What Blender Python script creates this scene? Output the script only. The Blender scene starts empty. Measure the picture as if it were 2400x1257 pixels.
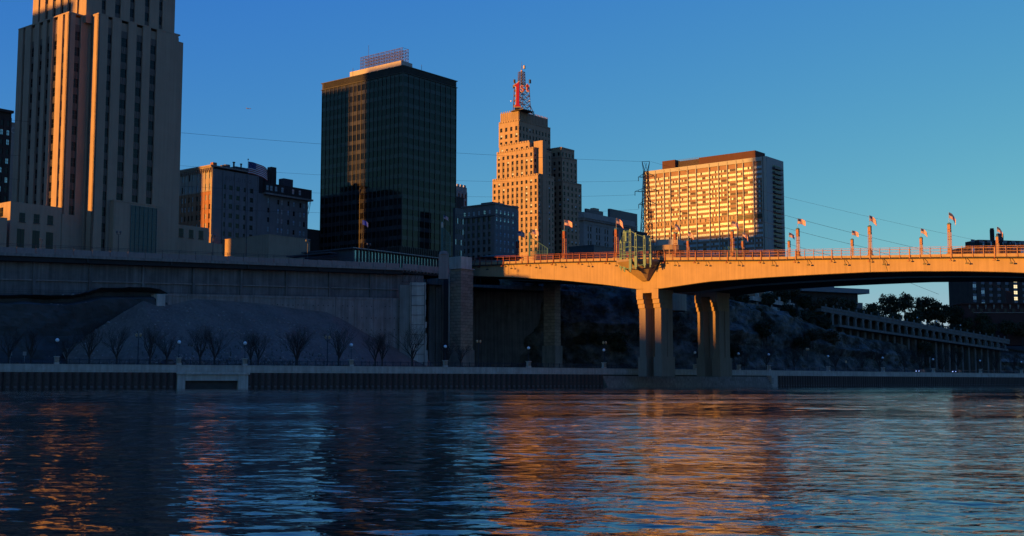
import bpy, math, random
from mathutils import Vector, Matrix
rnd = random.Random(7)
sc = bpy.context.scene
COL = sc.collection
# ---------------------------------------------------------------- camera
F = 2800.0                       # focal length in pixels of a 2400 px wide frame
PITCH = math.atan(268.5 / F)
CAMH = 1.31
cam = bpy.data.cameras.new("camera"); camo = bpy.data.objects.new("camera", cam); COL.objects.link(camo)
cam.sensor_width = 36.0; cam.lens = 36.0 * F / 2400.0
cam.clip_start = 0.5; cam.clip_end = 9000.0
camo.location = (0, 0, CAMH); camo.rotation_euler = (math.pi / 2 + PITCH, 0, 0)
sc.camera = camo
sc.view_settings.view_transform = 'Standard'; sc.view_settings.look = 'None'
sc.view_settings.exposure = 1.15; sc.view_settings.gamma = 1.0
try: sc.view_settings.use_curve_mapping = False
except Exception: pass
sc.render.engine = 'CYCLES'
sc.cycles.use_denoising = True
sc.cycles.max_bounces = 6; sc.cycles.diffuse_bounces = 2; sc.cycles.glossy_bounces = 4
sc.cycles.sample_clamp_indirect = 4.0
# ---------------------------------------------------------------- sky and sun
SUN_AZ = 60.0      # degrees: sun stands behind the camera's left shoulder
SUN_EL = 3.0
w = bpy.data.worlds.new("World"); sc.world = w; w.use_nodes = True
nt = w.node_tree; bg = nt.nodes['Background']
sky = nt.nodes.new('ShaderNodeTexSky'); sky.sky_type = 'NISHITA'; sky.sun_disc = False
sky.sun_elevation = math.radians(6.0); sky.sun_rotation = math.radians(172 + SUN_AZ)
sky.air_density = 1.0; sky.dust_density = 0.0; sky.ozone_density = 3.0
sep = nt.nodes.new('ShaderNodeSeparateColor'); com = nt.nodes.new('ShaderNodeCombineColor')
nt.links.new(sky.outputs[0], sep.inputs[0])
for i, (k, g, top) in enumerate([(0.72, 1.32, 20.0), (1.38, 0.96, 4.4), (4.0, 0.30, 5.1)]):     # the photograph's colour response
    p = nt.nodes.new('ShaderNodeMath'); p.operation = 'POWER'; p.inputs[1].default_value = g
    m = nt.nodes.new('ShaderNodeMath'); m.operation = 'MULTIPLY'; m.inputs[1].default_value = k
    nt.links.new(sep.outputs[i], p.inputs[0]); nt.links.new(p.outputs[0], m.inputs[0]); q = nt.nodes.new('ShaderNodeMath'); q.operation = 'MINIMUM'; q.inputs[1].default_value = top; nt.links.new(m.outputs[0], q.inputs[0]); nt.links.new(q.outputs[0], com.inputs[i])
nt.links.new(com.outputs[0], bg.inputs[0]); bg.inputs[1].default_value = 0.05
sl = bpy.data.lights.new("sun", 'SUN'); sl.energy = 5.0; sl.color = (1.0, 0.42, 0.06); sl.angle = math.radians(0.55)
so = bpy.data.objects.new("sun", sl); COL.objects.link(so)
a_ = math.radians(SUN_AZ); e_ = math.radians(SUN_EL)
sun_to = Vector((-math.sin(a_) * math.cos(e_), -math.cos(a_) * math.cos(e_), math.sin(e_)))
so.rotation_euler = sun_to.to_track_quat('Z', 'Y').to_euler(); so.location = (-300, -200, 300)

# ---------------------------------------------------------------- picture -> world
def ray(px, py):
    u = (px - 1200) / F; v = (628.5 - py) / F
    return u, math.cos(PITCH) - v * math.sin(PITCH), math.sin(PITCH) + v * math.cos(PITCH)
def at(px, py, Y):
    dx, dy, dz = ray(px, py); return Vector((Y * dx / dy, Y, CAMH + Y * dz / dy))
def zat(py, Y): return at(1200, py, Y).z
def ext(c, d, px, py):
    dx, dy, dz = ray(px, py); k = dx / dy
    return (k * c[1] - c[0]) / (d[0] - k * d[1])
GA = math.radians(38.5)
D2 = (math.sin(GA), math.cos(GA)); D1 = (-D2[1], D2[0]); GROT = math.atan2(D2[1], D2[0])
def lerp(a, b, t): return a + (b - a) * t
def interp(x, tab):
    if x <= tab[0][0]: a, b = tab[0], tab[1]
    elif x >= tab[-1][0]: a, b = tab[-2], tab[-1]
    else:
        for i in range(len(tab) - 1):
            if tab[i][0] <= x <= tab[i + 1][0]: a, b = tab[i], tab[i + 1]; break
    return a[1] + (b[1] - a[1]) * (x - a[0]) / (b[0] - a[0])
ORD = ['first', 'second', 'third', 'fourth', 'fifth', 'sixth', 'seventh', 'eighth', 'ninth', 'tenth', 'eleventh', 'twelfth',
       'thirteenth', 'fourteenth', 'fifteenth', 'sixteenth', 'seventeenth', 'eighteenth', 'nineteenth', 'twentieth',
       'twenty-first', 'twenty-second', 'twenty-third', 'twenty-fourth', 'twenty-fifth', 'twenty-sixth', 'twenty-seventh', 'twenty-eighth', 'twenty-ninth', 'thirtieth',
       'thirty-first', 'thirty-second', 'thirty-third', 'thirty-fourth', 'thirty-fifth', 'thirty-sixth', 'thirty-seventh', 'thirty-eighth', 'thirty-ninth', 'fortieth', 'forty-first', 'forty-second', 'forty-third', 'forty-fourth', 'forty-fifth', 'forty-sixth', 'forty-seventh', 'forty-eighth', 'forty-ninth', 'fiftieth']

# ---------------------------------------------------------------- materials
KEEP = ('pale_river', 'weathered', 'stained', 'brownish', 'rusted', 'tide', 'grey_fill', 'limestone_cliff', 'damp', 'paved', 'buff_stone', 'dark_tree', 'browned', 'opal', 'lit_', 'sky_refl')
def mat(name, c, rough=0.85, var=0.15, scale=0.6, metal=0.0, spec=0.3, streak=0.0, bump=0.0, rnd_obj=0.0, emit=None, c2=None, split=0.5):
    m = bpy.data.materials.new(name); m.use_nodes = True; n = m.node_tree; N = n.nodes; L = n.links
    if not name.startswith(KEEP): c = tuple(x * .78 for x in c); c2 = tuple(x * .78 for x in c2) if c2 else None
    b = N['Principled BSDF']
    b.inputs['Roughness'].default_value = rough; b.inputs['Metallic'].default_value = metal
    b.inputs['Specular IOR Level'].default_value = spec
    tc = N.new('ShaderNodeTexCoord')
    nz = N.new('ShaderNodeTexNoise'); nz.inputs['Scale'].default_value = scale; nz.inputs['Detail'].default_value = 6.0
    nz.inputs['Roughness'].default_value = 0.6
    L.new(tc.outputs['Object'], nz.inputs['Vector'])
    r = N.new('ShaderNodeValToRGB'); L.new(nz.outputs['Fac'], r.inputs[0])
    k = c2 if c2 else tuple(x * (1 + var) for x in c)
    lo = tuple(x * (1 - var) for x in c) if not c2 else c
    r.color_ramp.elements[0].position = split - 0.18; r.color_ramp.elements[1].position = split + 0.18
    r.color_ramp.elements[0].color = (*lo, 1); r.color_ramp.elements[1].color = (*k, 1)
    out = r.outputs[0]
    if streak > 0:
        mp = N.new('ShaderNodeMapping'); mp.inputs['Scale'].default_value = (1.6, 1.6, 0.06); L.new(tc.outputs['Object'], mp.inputs[0])
        n2 = N.new('ShaderNodeTexNoise'); n2.inputs['Scale'].default_value = 1.0; n2.inputs['Detail'].default_value = 4; L.new(mp.outputs[0], n2.inputs['Vector'])
        mr = N.new('ShaderNodeMapRange'); mr.inputs[1].default_value = 0.35; mr.inputs[2].default_value = 0.7
        mr.inputs[3].default_value = 1 - streak; mr.inputs[4].default_value = 1 + streak * 0.4; L.new(n2.outputs['Fac'], mr.inputs[0])
        mx = N.new('ShaderNodeVectorMath'); mx.operation = 'SCALE'; L.new(out, mx.inputs[0]); L.new(mr.outputs[0], mx.inputs['Scale']); out = mx.outputs[0]
    if rnd_obj > 0:
        oi = N.new('ShaderNodeObjectInfo'); mr = N.new('ShaderNodeMapRange'); mr.inputs[3].default_value = 1 - rnd_obj; mr.inputs[4].default_value = 1 + rnd_obj
        L.new(oi.outputs['Random'], mr.inputs[0])
        mx = N.new('ShaderNodeVectorMath'); mx.operation = 'SCALE'; L.new(out, mx.inputs[0]); L.new(mr.outputs[0], mx.inputs['Scale']); out = mx.outputs[0]
    L.new(out, b.inputs['Base Color'])
    if bump > 0:
        n3 = N.new('ShaderNodeTexNoise'); n3.inputs['Scale'].default_value = scale * 4; n3.inputs['Detail'].default_value = 5; L.new(tc.outputs['Object'], n3.inputs['Vector'])
        bp = N.new('ShaderNodeBump'); bp.inputs['Strength'].default_value = 1.0; bp.inputs['Distance'].default_value = bump
        L.new(n3.outputs['Fac'], bp.inputs['Height']); L.new(bp.outputs[0], b.inputs['Normal'])
    if emit:
        b.inputs['Emission Color'].default_value = (*emit[0], 1); b.inputs['Emission Strength'].default_value = emit[1]
    return m
M = {}
M['wall_cap'] = mat('pale_river_wall_concrete', (0.45, 0.38, 0.31), var=0.12, streak=0.22, scale=0.5, bump=0.01)
M['conc'] = mat('weathered_concrete', (0.245, 0.198, 0.165), var=0.16, streak=0.28, scale=0.35, bump=0.02)
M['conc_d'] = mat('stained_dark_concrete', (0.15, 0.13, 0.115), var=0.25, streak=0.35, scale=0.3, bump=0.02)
M['barrier'] = mat('brownish_barrier_concrete', (0.25, 0.19, 0.165), var=0.1, streak=0.15, rnd_obj=0.08)
M['bridge'] = mat('buff_bridge_concrete', (0.35, 0.245, 0.14), var=0.09, streak=0.13, scale=0.22)
M['soffit'] = mat('shade_toned_deck_steel', (0.03, 0.028, 0.026), var=0.2)  # shade of deck edges and undersides put into a near-black colour
M['pierstone'] = mat('bridge_pier_concrete', (0.28, 0.21, 0.16), var=0.07, streak=0.12, scale=0.3)
M['stone'] = mat('buff_stone_blocks', (0.30, 0.22, 0.155), var=0.2, scale=1.2, rnd_obj=0.18, bump=0.03)
M['mortar'] = mat('dark_mortar', (0.07, 0.062, 0.055), var=0.2)
M['pile'] = mat('rusted_sheet_pile', (0.06, 0.038, 0.03), var=0.35, scale=1.5, streak=0.3, rnd_obj=0.15, c2=(0.10, 0.065, 0.05))
M['tide'] = mat('tide_marked_steel', (0.12, 0.10, 0.095), var=0.3, scale=2.5)
M['sand'] = mat('grey_fill_slope', (0.125, 0.092, 0.07), c2=(0.18, 0.132, 0.102), scale=0.16, streak=0.22, bump=0.07)
M['rock'] = mat('limestone_cliff', (0.022, 0.023, 0.017), c2=(0.22, 0.18, 0.145), scale=0.2, bump=0.6, split=0.58)
M['rock2'] = mat('damp_dark_cliff', (0.03, 0.03, 0.03), c2=(0.085, 0.083, 0.082), scale=0.09, bump=0.5)
M['earth'] = mat('brown_bank_earth', (0.045, 0.042, 0.032), var=0.35, scale=0.3, bump=0.1)
M['asphalt'] = mat('asphalt', (0.05, 0.05, 0.052), var=0.2)
M['pave'] = mat('paved_promenade', (0.14, 0.13, 0.12), var=0.15)
M['lime'] = mat('indiana_limestone', (0.38, 0.275, 0.185), var=0.07, scale=0.25, streak=0.12)
M['spand'] = mat('brown_metal_spandrel', (0.13, 0.10, 0.078), rough=0.5, var=0.2)
M['glass'] = mat('dark_window_glass', (0.008, 0.010, 0.013), rough=0.15, var=0.2, spec=0.22)
M['glassb'] = mat('sky_reflecting_glass', (0.50, 0.58, 0.58), rough=0.15, var=0.15, spec=0.6, metal=0.5)  # pale half-metal base puts some of the sky reflection into the colour
M['blind'] = mat('sky_tinted_window_blind', (0.30, 0.42, 0.53), rough=0.3, var=0.06, scale=1.0, spec=0.6)  # pale blinds, tinted blue for the sky reflected in the panes
M['frame'] = mat('dark_window_frame', (0.05, 0.05, 0.05), rough=0.6)
M['framew'] = mat('pale_window_frame', (0.35, 0.34, 0.32), rough=0.6)
M['tglass'] = mat('tower_vision_glass', (0.013, 0.011, 0.011), rough=0.05, var=0.1, spec=0.2, rnd_obj=0.3)
M['tspan'] = mat('tower_spandrel_glass', (0.040, 0.040, 0.043), rough=0.12, var=0.1, spec=0.2, rnd_obj=0.25)
M['mull'] = mat('bronze_mullion', (0.040, 0.036, 0.034), rough=0.4, metal=0.1, var=0.15)
M['black'] = mat('black_metal', (0.015, 0.015, 0.015), rough=0.5)
M['tan1'] = mat('tan_tower_limestone', (0.36, 0.255, 0.16), var=0.10, scale=0.12, streak=0.12)
M['brickr'] = mat('orange_brick', (0.30, 0.135, 0.065), var=0.14, scale=0.4)
M['cream'] = mat('cream_terracotta', (0.32, 0.25, 0.19), var=0.08)
M['brickd'] = mat('dark_common_brick', (0.05, 0.04, 0.035), var=0.25, scale=0.3, streak=0.2)
M['brickd2'] = mat('grey_painted_brick', (0.22, 0.20, 0.185), var=0.12, scale=0.3, streak=0.12)
M['white'] = mat('white_painted_panel', (0.46, 0.40, 0.33), var=0.05, streak=0.06, scale=0.2)
M['hotb'] = mat('hotel_tan_brick', (0.27, 0.165, 0.115), var=0.08, scale=0.3)
M['hotp'] = mat('hotel_white_pier', (0.37, 0.36, 0.31), var=0.05)
M['brown'] = mat('brown_metal_penthouse', (0.085, 0.036, 0.024), var=0.08, streak=0.08)
M['classic'] = mat('grey_classical_stone', (0.30, 0.265, 0.235), var=0.12, streak=0.15)
M['slate'] = mat('slate_blue_cladding', (0.06, 0.07, 0.085), var=0.08, streak=0.1, rough=0.5)
M['red'] = mat('red_painted_steel', (0.17, 0.009, 0.013), rough=0.45, var=0.1, scale=2)
M['green'] = mat('sage_green_steel', (0.075, 0.18, 0.17), rough=0.5, var=0.08)
M['teal'] = mat('teal_green_steel', (0.045, 0.13, 0.125), rough=0.5, var=0.08)
M['steel'] = mat('galvanised_lattice_steel', (0.055, 0.036, 0.036), rough=0.6, var=0.2)
M['navy'] = mat('navy_railing_paint', (0.022, 0.028, 0.045), rough=0.5, var=0.1)
M['lampw'] = mat('opal_lamp_globe', (0.75, 0.74, 0.72), rough=0.25, var=0.03, spec=0.5)
M['lampo'] = mat('amber_lamp_glass', (0.75, 0.42, 0.20), rough=0.3, var=0.05)
M['shadeglass'] = mat('shade_dark_lamp_glass', (0.10, 0.10, 0.105), rough=0.3, var=0.05)  # grey tone stands in for shade missing on the cliff-top lamps
M['tealglass'] = mat('dim_teal_glass', (0.035, 0.06, 0.065), rough=0.2, var=0.2, scale=.5)
M['ramp'] = mat('weathered_ramp_concrete', (0.15, 0.135, 0.12), var=0.15, streak=0.2)
M['lampon'] = mat('lit_lamp_glass', (0.8, 0.5, 0.25), emit=((1.0, 0.55, 0.2), 1.1))
M['bark'] = mat('bare_tree_bark', (0.055, 0.042, 0.036), var=0.25, scale=2)
M['leaf'] = mat('dark_tree_foliage', (0.022, 0.030, 0.012), var=0.3, scale=0.7, c2=(0.050, 0.048, 0.024), rnd_obj=0.25)
M['leafb'] = mat('browned_tree_foliage', (0.045, 0.035, 0.016), var=0.3, scale=0.7, c2=(0.085, 0.058, 0.028), rnd_obj=0.2)
M['fred'] = mat('flag_red', (0.40, 0.03, 0.03), var=0.03); M['fwhite'] = mat('flag_white', (0.68, 0.66, 0.64), var=0.03)
M['fblue'] = mat('flag_blue', (0.03, 0.04, 0.16), var=0.03); M['fblue2'] = mat('state_flag_blue', (0.02, 0.05, 0.45), var=0.05)
M['signred'] = mat('sign_red_enamel', (0.42, 0.012, 0.02), rough=0.35, var=0.03)
M['signcream'] = mat('sign_cream_tube', (0.55, 0.46, 0.36), rough=0.4, var=0.03)
M['fade'] = mat('faded_white_lettering', (0.12, 0.115, 0.105), var=0.25, scale=3)
M['ink'] = mat('dark_painted_lettering', (0.03, 0.03, 0.034), var=0.2, scale=3)
M['mirror'] = mat('sky_toned_curtain_glass', (0.30, 0.46, 0.44), rough=0.12, var=0.2, scale=0.5, metal=0.55, spec=0.8)  # teal of the reflected sky put into the glass colour
M['carp'] = mat('dark_blue_car_paint', (0.03, 0.05, 0.10), rough=0.2, spec=0.6); M['tyre'] = mat('tyre_rubber', (0.02, 0.02, 0.02))
M['head'] = mat('lit_headlight', (0.7, 0.8, 1.0), emit=((0.35, 0.5, 1.0), 1.6)); M['tail'] = mat('lit_tail_light', (0.8, 0.1, 0.05), emit=((1.0, 0.2, 0.1), 4.0))
M['litwin'] = mat('lit_room_window', (0.6, 0.5, 0.3), emit=((1.0, 0.80, 0.42), 0.55))
M['roofg'] = mat('grey_metal_roof', (0.16, 0.18, 0.20), rough=0.5, var=0.08)
M['tent'] = mat('green_tent_canvas', (0.03, 0.10, 0.085), var=0.08)
M['plane'] = mat('aircraft_grey', (0.2, 0.2, 0.22), rough=0.4)
M['maroon'] = mat('maroon_brick', (0.07, 0.028, 0.024), var=0.2, scale=0.4)

# ---------------------------------------------------------------- mesh builder
class MB:
    def __init__(s): s.v = []; s.f = []; s.m = []
    def face(s, pts, m=0):
        i = len(s.v); s.v.extend([tuple(p) for p in pts]); s.f.append(tuple(range(i, i + len(pts)))); s.m.append(m)
    def box(s, x0, x1, y0, y1, z0, z1, m=0):
        if x1 < x0: x0, x1 = x1, x0
        if y1 < y0: y0, y1 = y1, y0
        if z1 < z0: z0, z1 = z1, z0
        i = len(s.v)
        s.v.extend([(x0, y0, z0), (x1, y0, z0), (x1, y1, z0), (x0, y1, z0), (x0, y0, z1), (x1, y0, z1), (x1, y1, z1), (x0, y1, z1)])
        for f in ((0, 3, 2, 1), (4, 5, 6, 7), (0, 1, 5, 4), (1, 2, 6, 5), (2, 3, 7, 6), (3, 0, 4, 7)):
            s.f.append(tuple(i + k for k in f)); s.m.append(m)
        return s
    def bar(s, p, q, w, h=None, m=0):
        p = Vector(p); q = Vector(q); h = h or w; d = (q - p)
        if d.length < 1e-6: return s
        d.normalize(); up = Vector((0, 0, 1)) if abs(d.z) < 0.95 else Vector((0, 1, 0))
        a = d.cross(up).normalized() * (w / 2); b = a.cross(d).normalized() * (h / 2)
        i = len(s.v)
        for o in (p, q):
            for e in (-a - b, a - b, a + b, -a + b): s.v.append(tuple(o + e))
        for f in ((0, 1, 2, 3), (7, 6, 5, 4), (0, 4, 5, 1), (1, 5, 6, 2), (2, 6, 7, 3), (3, 7, 4, 0)):
            s.f.append(tuple(i + k for k in f)); s.m.append(m)
        return s
    def tube(s, p, q, r0, r1=None, n=8, m=0, caps=True):
        p = Vector(p); q = Vector(q); r1 = r0 if r1 is None else r1; d = (q - p)
        if d.length < 1e-6: return s
        d.normalize(); up = Vector((0, 0, 1)) if abs(d.z) < 0.95 else Vector((0, 1, 0))
        a = d.cross(up).normalized(); b = a.cross(d).normalized(); i = len(s.v)
        for o, r in ((p, r0), (q, r1)):
            for k in range(n):
                t = 2 * math.pi * k / n; s.v.append(tuple(o + a * (r * math.cos(t)) + b * (r * math.sin(t))))
        for k in range(n):
            s.f.append((i + k, i + (k + 1) % n, i + n + (k + 1) % n, i + n + k)); s.m.append(m)
        if caps:
            s.f.append(tuple(i + k for k in range(n))[::-1]); s.m.append(m); s.f.append(tuple(i + n + k for k in range(n))); s.m.append(m)
        return s
    def prism(s, pts, z0, z1, m=0):
        n = len(pts); i = len(s.v)
        s.v.extend([(x, y, z0) for x, y in pts]); s.v.extend([(x, y, z1) for x, y in pts])
        for k in range(n): s.f.append((i + k, i + (k + 1) % n, i + n + (k + 1) % n, i + n + k)); s.m.append(m)
        s.f.append(tuple(i + k for k in range(n))[::-1]); s.m.append(m); s.f.append(tuple(i + n + k for k in range(n))); s.m.append(m)
        return s
    def lathe(s, prof, n=12, c=(0, 0), m=0):
        i = len(s.v)
        for r, z in prof:
            for k in range(n):
                t = 2 * math.pi * k / n; s.v.append((c[0] + r * math.cos(t), c[1] + r * math.sin(t), z))
        for j in range(len(prof) - 1):
            for k in range(n):
                a = i + j * n + k; b = i + j * n + (k + 1) % n; s.f.append((a, b, b + n, a + n)); s.m.append(m)
        return s
    def mesh(s, name, mats, smooth=False):
        me = bpy.data.meshes.new(name); me.from_pydata(s.v, [], s.f)
        for x in (mats if isinstance(mats, (list, tuple)) else [mats]): me.materials.append(M[x] if isinstance(x, str) else x)
        me.polygons.foreach_set('material_index', s.m)
        if smooth: me.polygons.foreach_set('use_smooth', [True] * len(s.f))
        me.update(); return me
    def build(s, name, mats, parent=None, loc=(0, 0, 0), rotz=0.0, smooth=False, kind=None, label=None):
        return place(name, s.mesh(name, mats, smooth), parent, loc, rotz, kind, label)
def place(name, me, parent=None, loc=(0, 0, 0), rotz=0.0, kind=None, label=None):
    o = bpy.data.objects.new(name, me); COL.objects.link(o); o.location = loc; o.rotation_euler = (0, 0, rotz)
    if parent is not None: o.parent = parent
    if kind: o['kind'] = kind
    if label: o['label'] = label
    return o
def tag(o, label, cat, group=None, kind=None):
    o['label'] = label; o['category'] = cat
    if group: o['group'] = group
    if kind: o['kind'] = kind
    return o
def thing(name, label, cat, loc=(0, 0, 0), rotz=0.0, group=None):
    o = bpy.data.objects.new(name, None); COL.objects.link(o); o.empty_display_size = 0.5
    o.location = loc; o.rotation_euler = (0, 0, rotz); return tag(o, label, cat, group)
def dup(root, loc, rotz, label, group=None, scale=None):
    r = root.copy(); COL.objects.link(r); r.location = loc; r.rotation_euler = (0, 0, rotz); r['label'] = label
    if group: r['group'] = group
    if scale: r.scale = (scale,) * 3
    for ch in list(root.children):
        c = ch.copy(); COL.objects.link(c); c.parent = r
        for g in list(ch.children):
            d = g.copy(); COL.objects.link(d); d.parent = c
    return r
def text(name, s, size, matn, parent, loc, rot, extrude=0.05, space=1.0, bold=0.0, squash=1.0, kind=None):
    cu = bpy.data.curves.new(name, 'FONT'); cu.body = s; cu.size = size; cu.extrude = extrude; cu.space_character = space
    cu.offset = bold; cu.align_x = 'CENTER'; cu.align_y = 'CENTER'; cu.materials.append(M[matn]); cu.resolution_u = 2
    tmp = bpy.data.objects.new(name + '_outline', cu); me = bpy.data.meshes.new_from_object(tmp); bpy.data.objects.remove(tmp)
    if not me.materials: me.materials.append(M[matn])
    o = bpy.data.objects.new(name, me); COL.objects.link(o); o.parent = parent; o.location = loc; o.rotation_euler = rot; o.scale = (squash, 1, 1)
    return o
RROT = (math.pi / 2, 0, 0); LROT = (math.pi / 2, 0, -math.pi / 2)

# ---------------------------------------------------------------- facade helpers
# a building's local frame: x runs back along its right-hand face (y = 0), y runs back along its left-hand face (x = 0)
class Bld:
    def __init__(s, name, label, px, py, Y, rot=GROT, z0=0.0):
        c = at(px, py, Y); s.c = (c.x, c.y); s.top = c.z; s.Y = Y
        s.e = thing(name, label, 'building', (c.x, c.y, 0), rot); s.wins = []; s.meshes = {}
        s.d2 = (math.cos(rot), math.sin(rot)); s.d1 = (-math.sin(rot), math.cos(rot))
    def world(s, x, y): return (s.c[0] + x * s.d2[0] + y * s.d1[0], s.c[1] + x * s.d2[1] + y * s.d1[1])
    def R(s, px, py, y=0.0): return ext(s.world(0, y), s.d2, px, py)        # local x on the face at depth y
    def L(s, px, py, x=0.0): return ext(s.world(x, 0), s.d1, px, py)        # local y on the face at x
    def z(s, py, x=0, y=0): return zat(py, s.world(x, y)[1])
    def part(s, name, mb, mats, parent=None, kind=None, label=None): return mb.build(name, mats, parent or s.e, kind=kind, label=label)
    def wmesh(s, key, fn):
        if key not in s.meshes: s.meshes[key] = fn()
        return s.meshes[key]
    def window(s, face, plane, u, z, w, h, style, name='window'):
        # centre u, bottom z
        k = (face, round(w, 2), round(h, 2), style)
        s.wins.append((w * h, k, face, plane, u, z, name))
    def finish(s, limit=300):
        def pane(mb, face, w, h, style, ou, oz, pl):
            def bx(u0, u1, d0, d1, z0, z1, m):
                if face == 'R': mb.box(ou + u0, ou + u1, pl - d1, pl - d0, oz + z0, oz + z1, m)
                else: mb.box(pl - d1, pl - d0, ou + u0, ou + u1, oz + z0, oz + z1, m)
            g = {'dark': 0, 'sky': 1, 'blind': 2, 'lit': 4}[style.split('_')[0]]
            bx(-w / 2, w / 2, 0.0, 0.05, 0, h, g)
            if 'half' in style: bx(-w / 2 + .04, w / 2 - .04, 0.05, 0.07, h * .55, h - .04, 2)
            t = min(0.09, w * .08)
            bx(-w / 2, w / 2, 0.05, 0.11, h / 2 - t / 2, h / 2 + t / 2, 3)
            if 'two' in style: bx(-t / 2, t / 2, 0.05, 0.10, 0, h, 3)
            if 'sill' in style: bx(-w / 2 - .1, w / 2 + .1, 0.0, 0.22, -0.18, 0, 3)
        mats = ['glass', 'glassb', 'blind', 'frame', 'litwin']
        order = sorted(range(len(s.wins)), key=lambda i: -s.wins[i][0])
        keep = set(order[:limit]); rest = MB()
        for i, (ar, k, face, plane, u, z, name) in enumerate(s.wins):
            if i in keep:
                def fn():
                    mb = MB(); pane(mb, k[0], k[1], k[2], k[3], 0, 0, 0); return mb.mesh('window', mats)
                me = s.wmesh(k, fn)
                loc = (u, plane, z) if face == 'R' else (plane, u, z)
                place(name, me, s.e, loc)
            else: pane(rest, k[0], k[1], k[2], k[3], u, z, plane)
        if len(s.wins) > limit: s.part('window_field', rest, mats, kind='stuff')
    def grid(s, mb, face, plane, u0, u1, z0, z1, nu, nz, wf, hf, depth, styles=('dark',), m_p=0, m_s=0, sd=0.6, sill=0.25, skip=None, us=None, ww=None):
        """piers and spandrels standing proud of the core plane, windows between them"""
        pitch = (u1 - u0) / nu; cs = us or [u0 + pitch * (i + .5) for i in range(nu)]; w = ww or pitch * wf
        rh = (z1 - z0) / nz; h = rh * hf
        def bx(a, b, d, zz0, zz1, m):
            if face == 'R': mb.box(a, b, plane - d, plane + .05, zz0, zz1, m)
            else: mb.box(plane - d, plane + .05, a, b, zz0, zz1, m)
        edges = [u0] + [x for c in cs for x in (c - w / 2, c + w / 2)] + [u1]
        for i in range(0, len(edges), 2): bx(edges[i], edges[i + 1], depth, z0, z1, m_p)
        for j in range(nz + 1):
            a = z0 + rh * j - rh * (1 - hf) * (1 - sill); b = z0 + rh * j + rh * (1 - hf) * sill
            if j == 0: a = z0 + .004
            if j == nz: b = z1 - .004
            if b > a: bx(u0 + .01, u1 - .01, depth * sd, a, b, m_s)
        for j in range(nz):
            for i, c in enumerate(cs):
                if skip and skip(i, j): continue
                st = styles[rnd.randrange(len(styles))]
                s.window(face, plane, c, z0 + rh * j + rh * (1 - hf) * sill, w, h, st)
# ================================================================ WATER AND GROUND
def water_material():
    m = bpy.data.materials.new('river_water'); m.use_nodes = True; n = m.node_tree; N = n.nodes; L = n.links
    b = N['Principled BSDF']; b.inputs['Base Color'].default_value = (0.004, 0.007, 0.011, 1)
    b.inputs['Roughness'].default_value = 0.05; b.inputs['IOR'].default_value = 1.45
    tc = N.new('ShaderNodeTexCoord')
    def noise(sx, sy, detail, dist=0.0, rough=0.5):
        mp = N.new('ShaderNodeMapping'); mp.inputs['Scale'].default_value = (sx, sy, 1); mp.inputs['Rotation'].default_value = (0, 0, math.radians(12)); L.new(tc.outputs['Object'], mp.inputs[0])
        x = N.new('ShaderNodeTexNoise'); x.inputs['Scale'].default_value = 1.0; x.inputs['Detail'].default_value = detail; x.inputs['Distortion'].default_value = dist
        x.inputs['Roughness'].default_value = rough
        L.new(mp.outputs[0], x.inputs['Vector']); return x.outputs['Fac']
    def mul(a, k):
        x = N.new('ShaderNodeMath'); x.operation = 'MULTIPLY'; L.new(a, x.inputs[0])
        if isinstance(k, (int, float)): x.inputs[1].default_value = k
        else: L.new(k, x.inputs[1])
        return x.outputs[0]
    def add(a, c):
        x = N.new('ShaderNodeMath'); x.operation = 'ADD'; L.new(a, x.inputs[0]); L.new(c, x.inputs[1]); return x.outputs[0]
    calm = N.new('ShaderNodeMapRange'); calm.inputs[1].default_value = 0.40; calm.inputs[2].default_value = 0.62
    calm.inputs[3].default_value = 0.2; calm.inputs[4].default_value = 1.35
    L.new(noise(0.018, 0.05, 3, 0.6), calm.inputs[0])
    big = mul(noise(0.10, 0.24, 2), WAVE[0]); mid = mul(noise(0.9, 1.7, 3, 0.5), WAVE[1]); fine = mul(noise(3.4, 5.5, 3, 0.6, 0.5), WAVE[2])
    h = add(big, mul(add(mid, fine), calm.outputs[0]))
    bp = N.new('ShaderNodeBump'); bp.inputs['Strength'].default_value = 1.0; bp.inputs['Distance'].default_value = 1.0
    L.new(h, bp.inputs['Height']); L.new(bp.outputs[0], b.inputs['Normal'])
    return m
WAVE = (0.0, 0.050, 0.016)
M['water'] = water_material()
mb = MB(); mb.face([(-2500, -600, -.1), (2500, -600, -.1), (2500, 1400, -.1), (-2500, 1400, -.1)])
mb.build('river_water_around', 'water', kind='structure')
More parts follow.
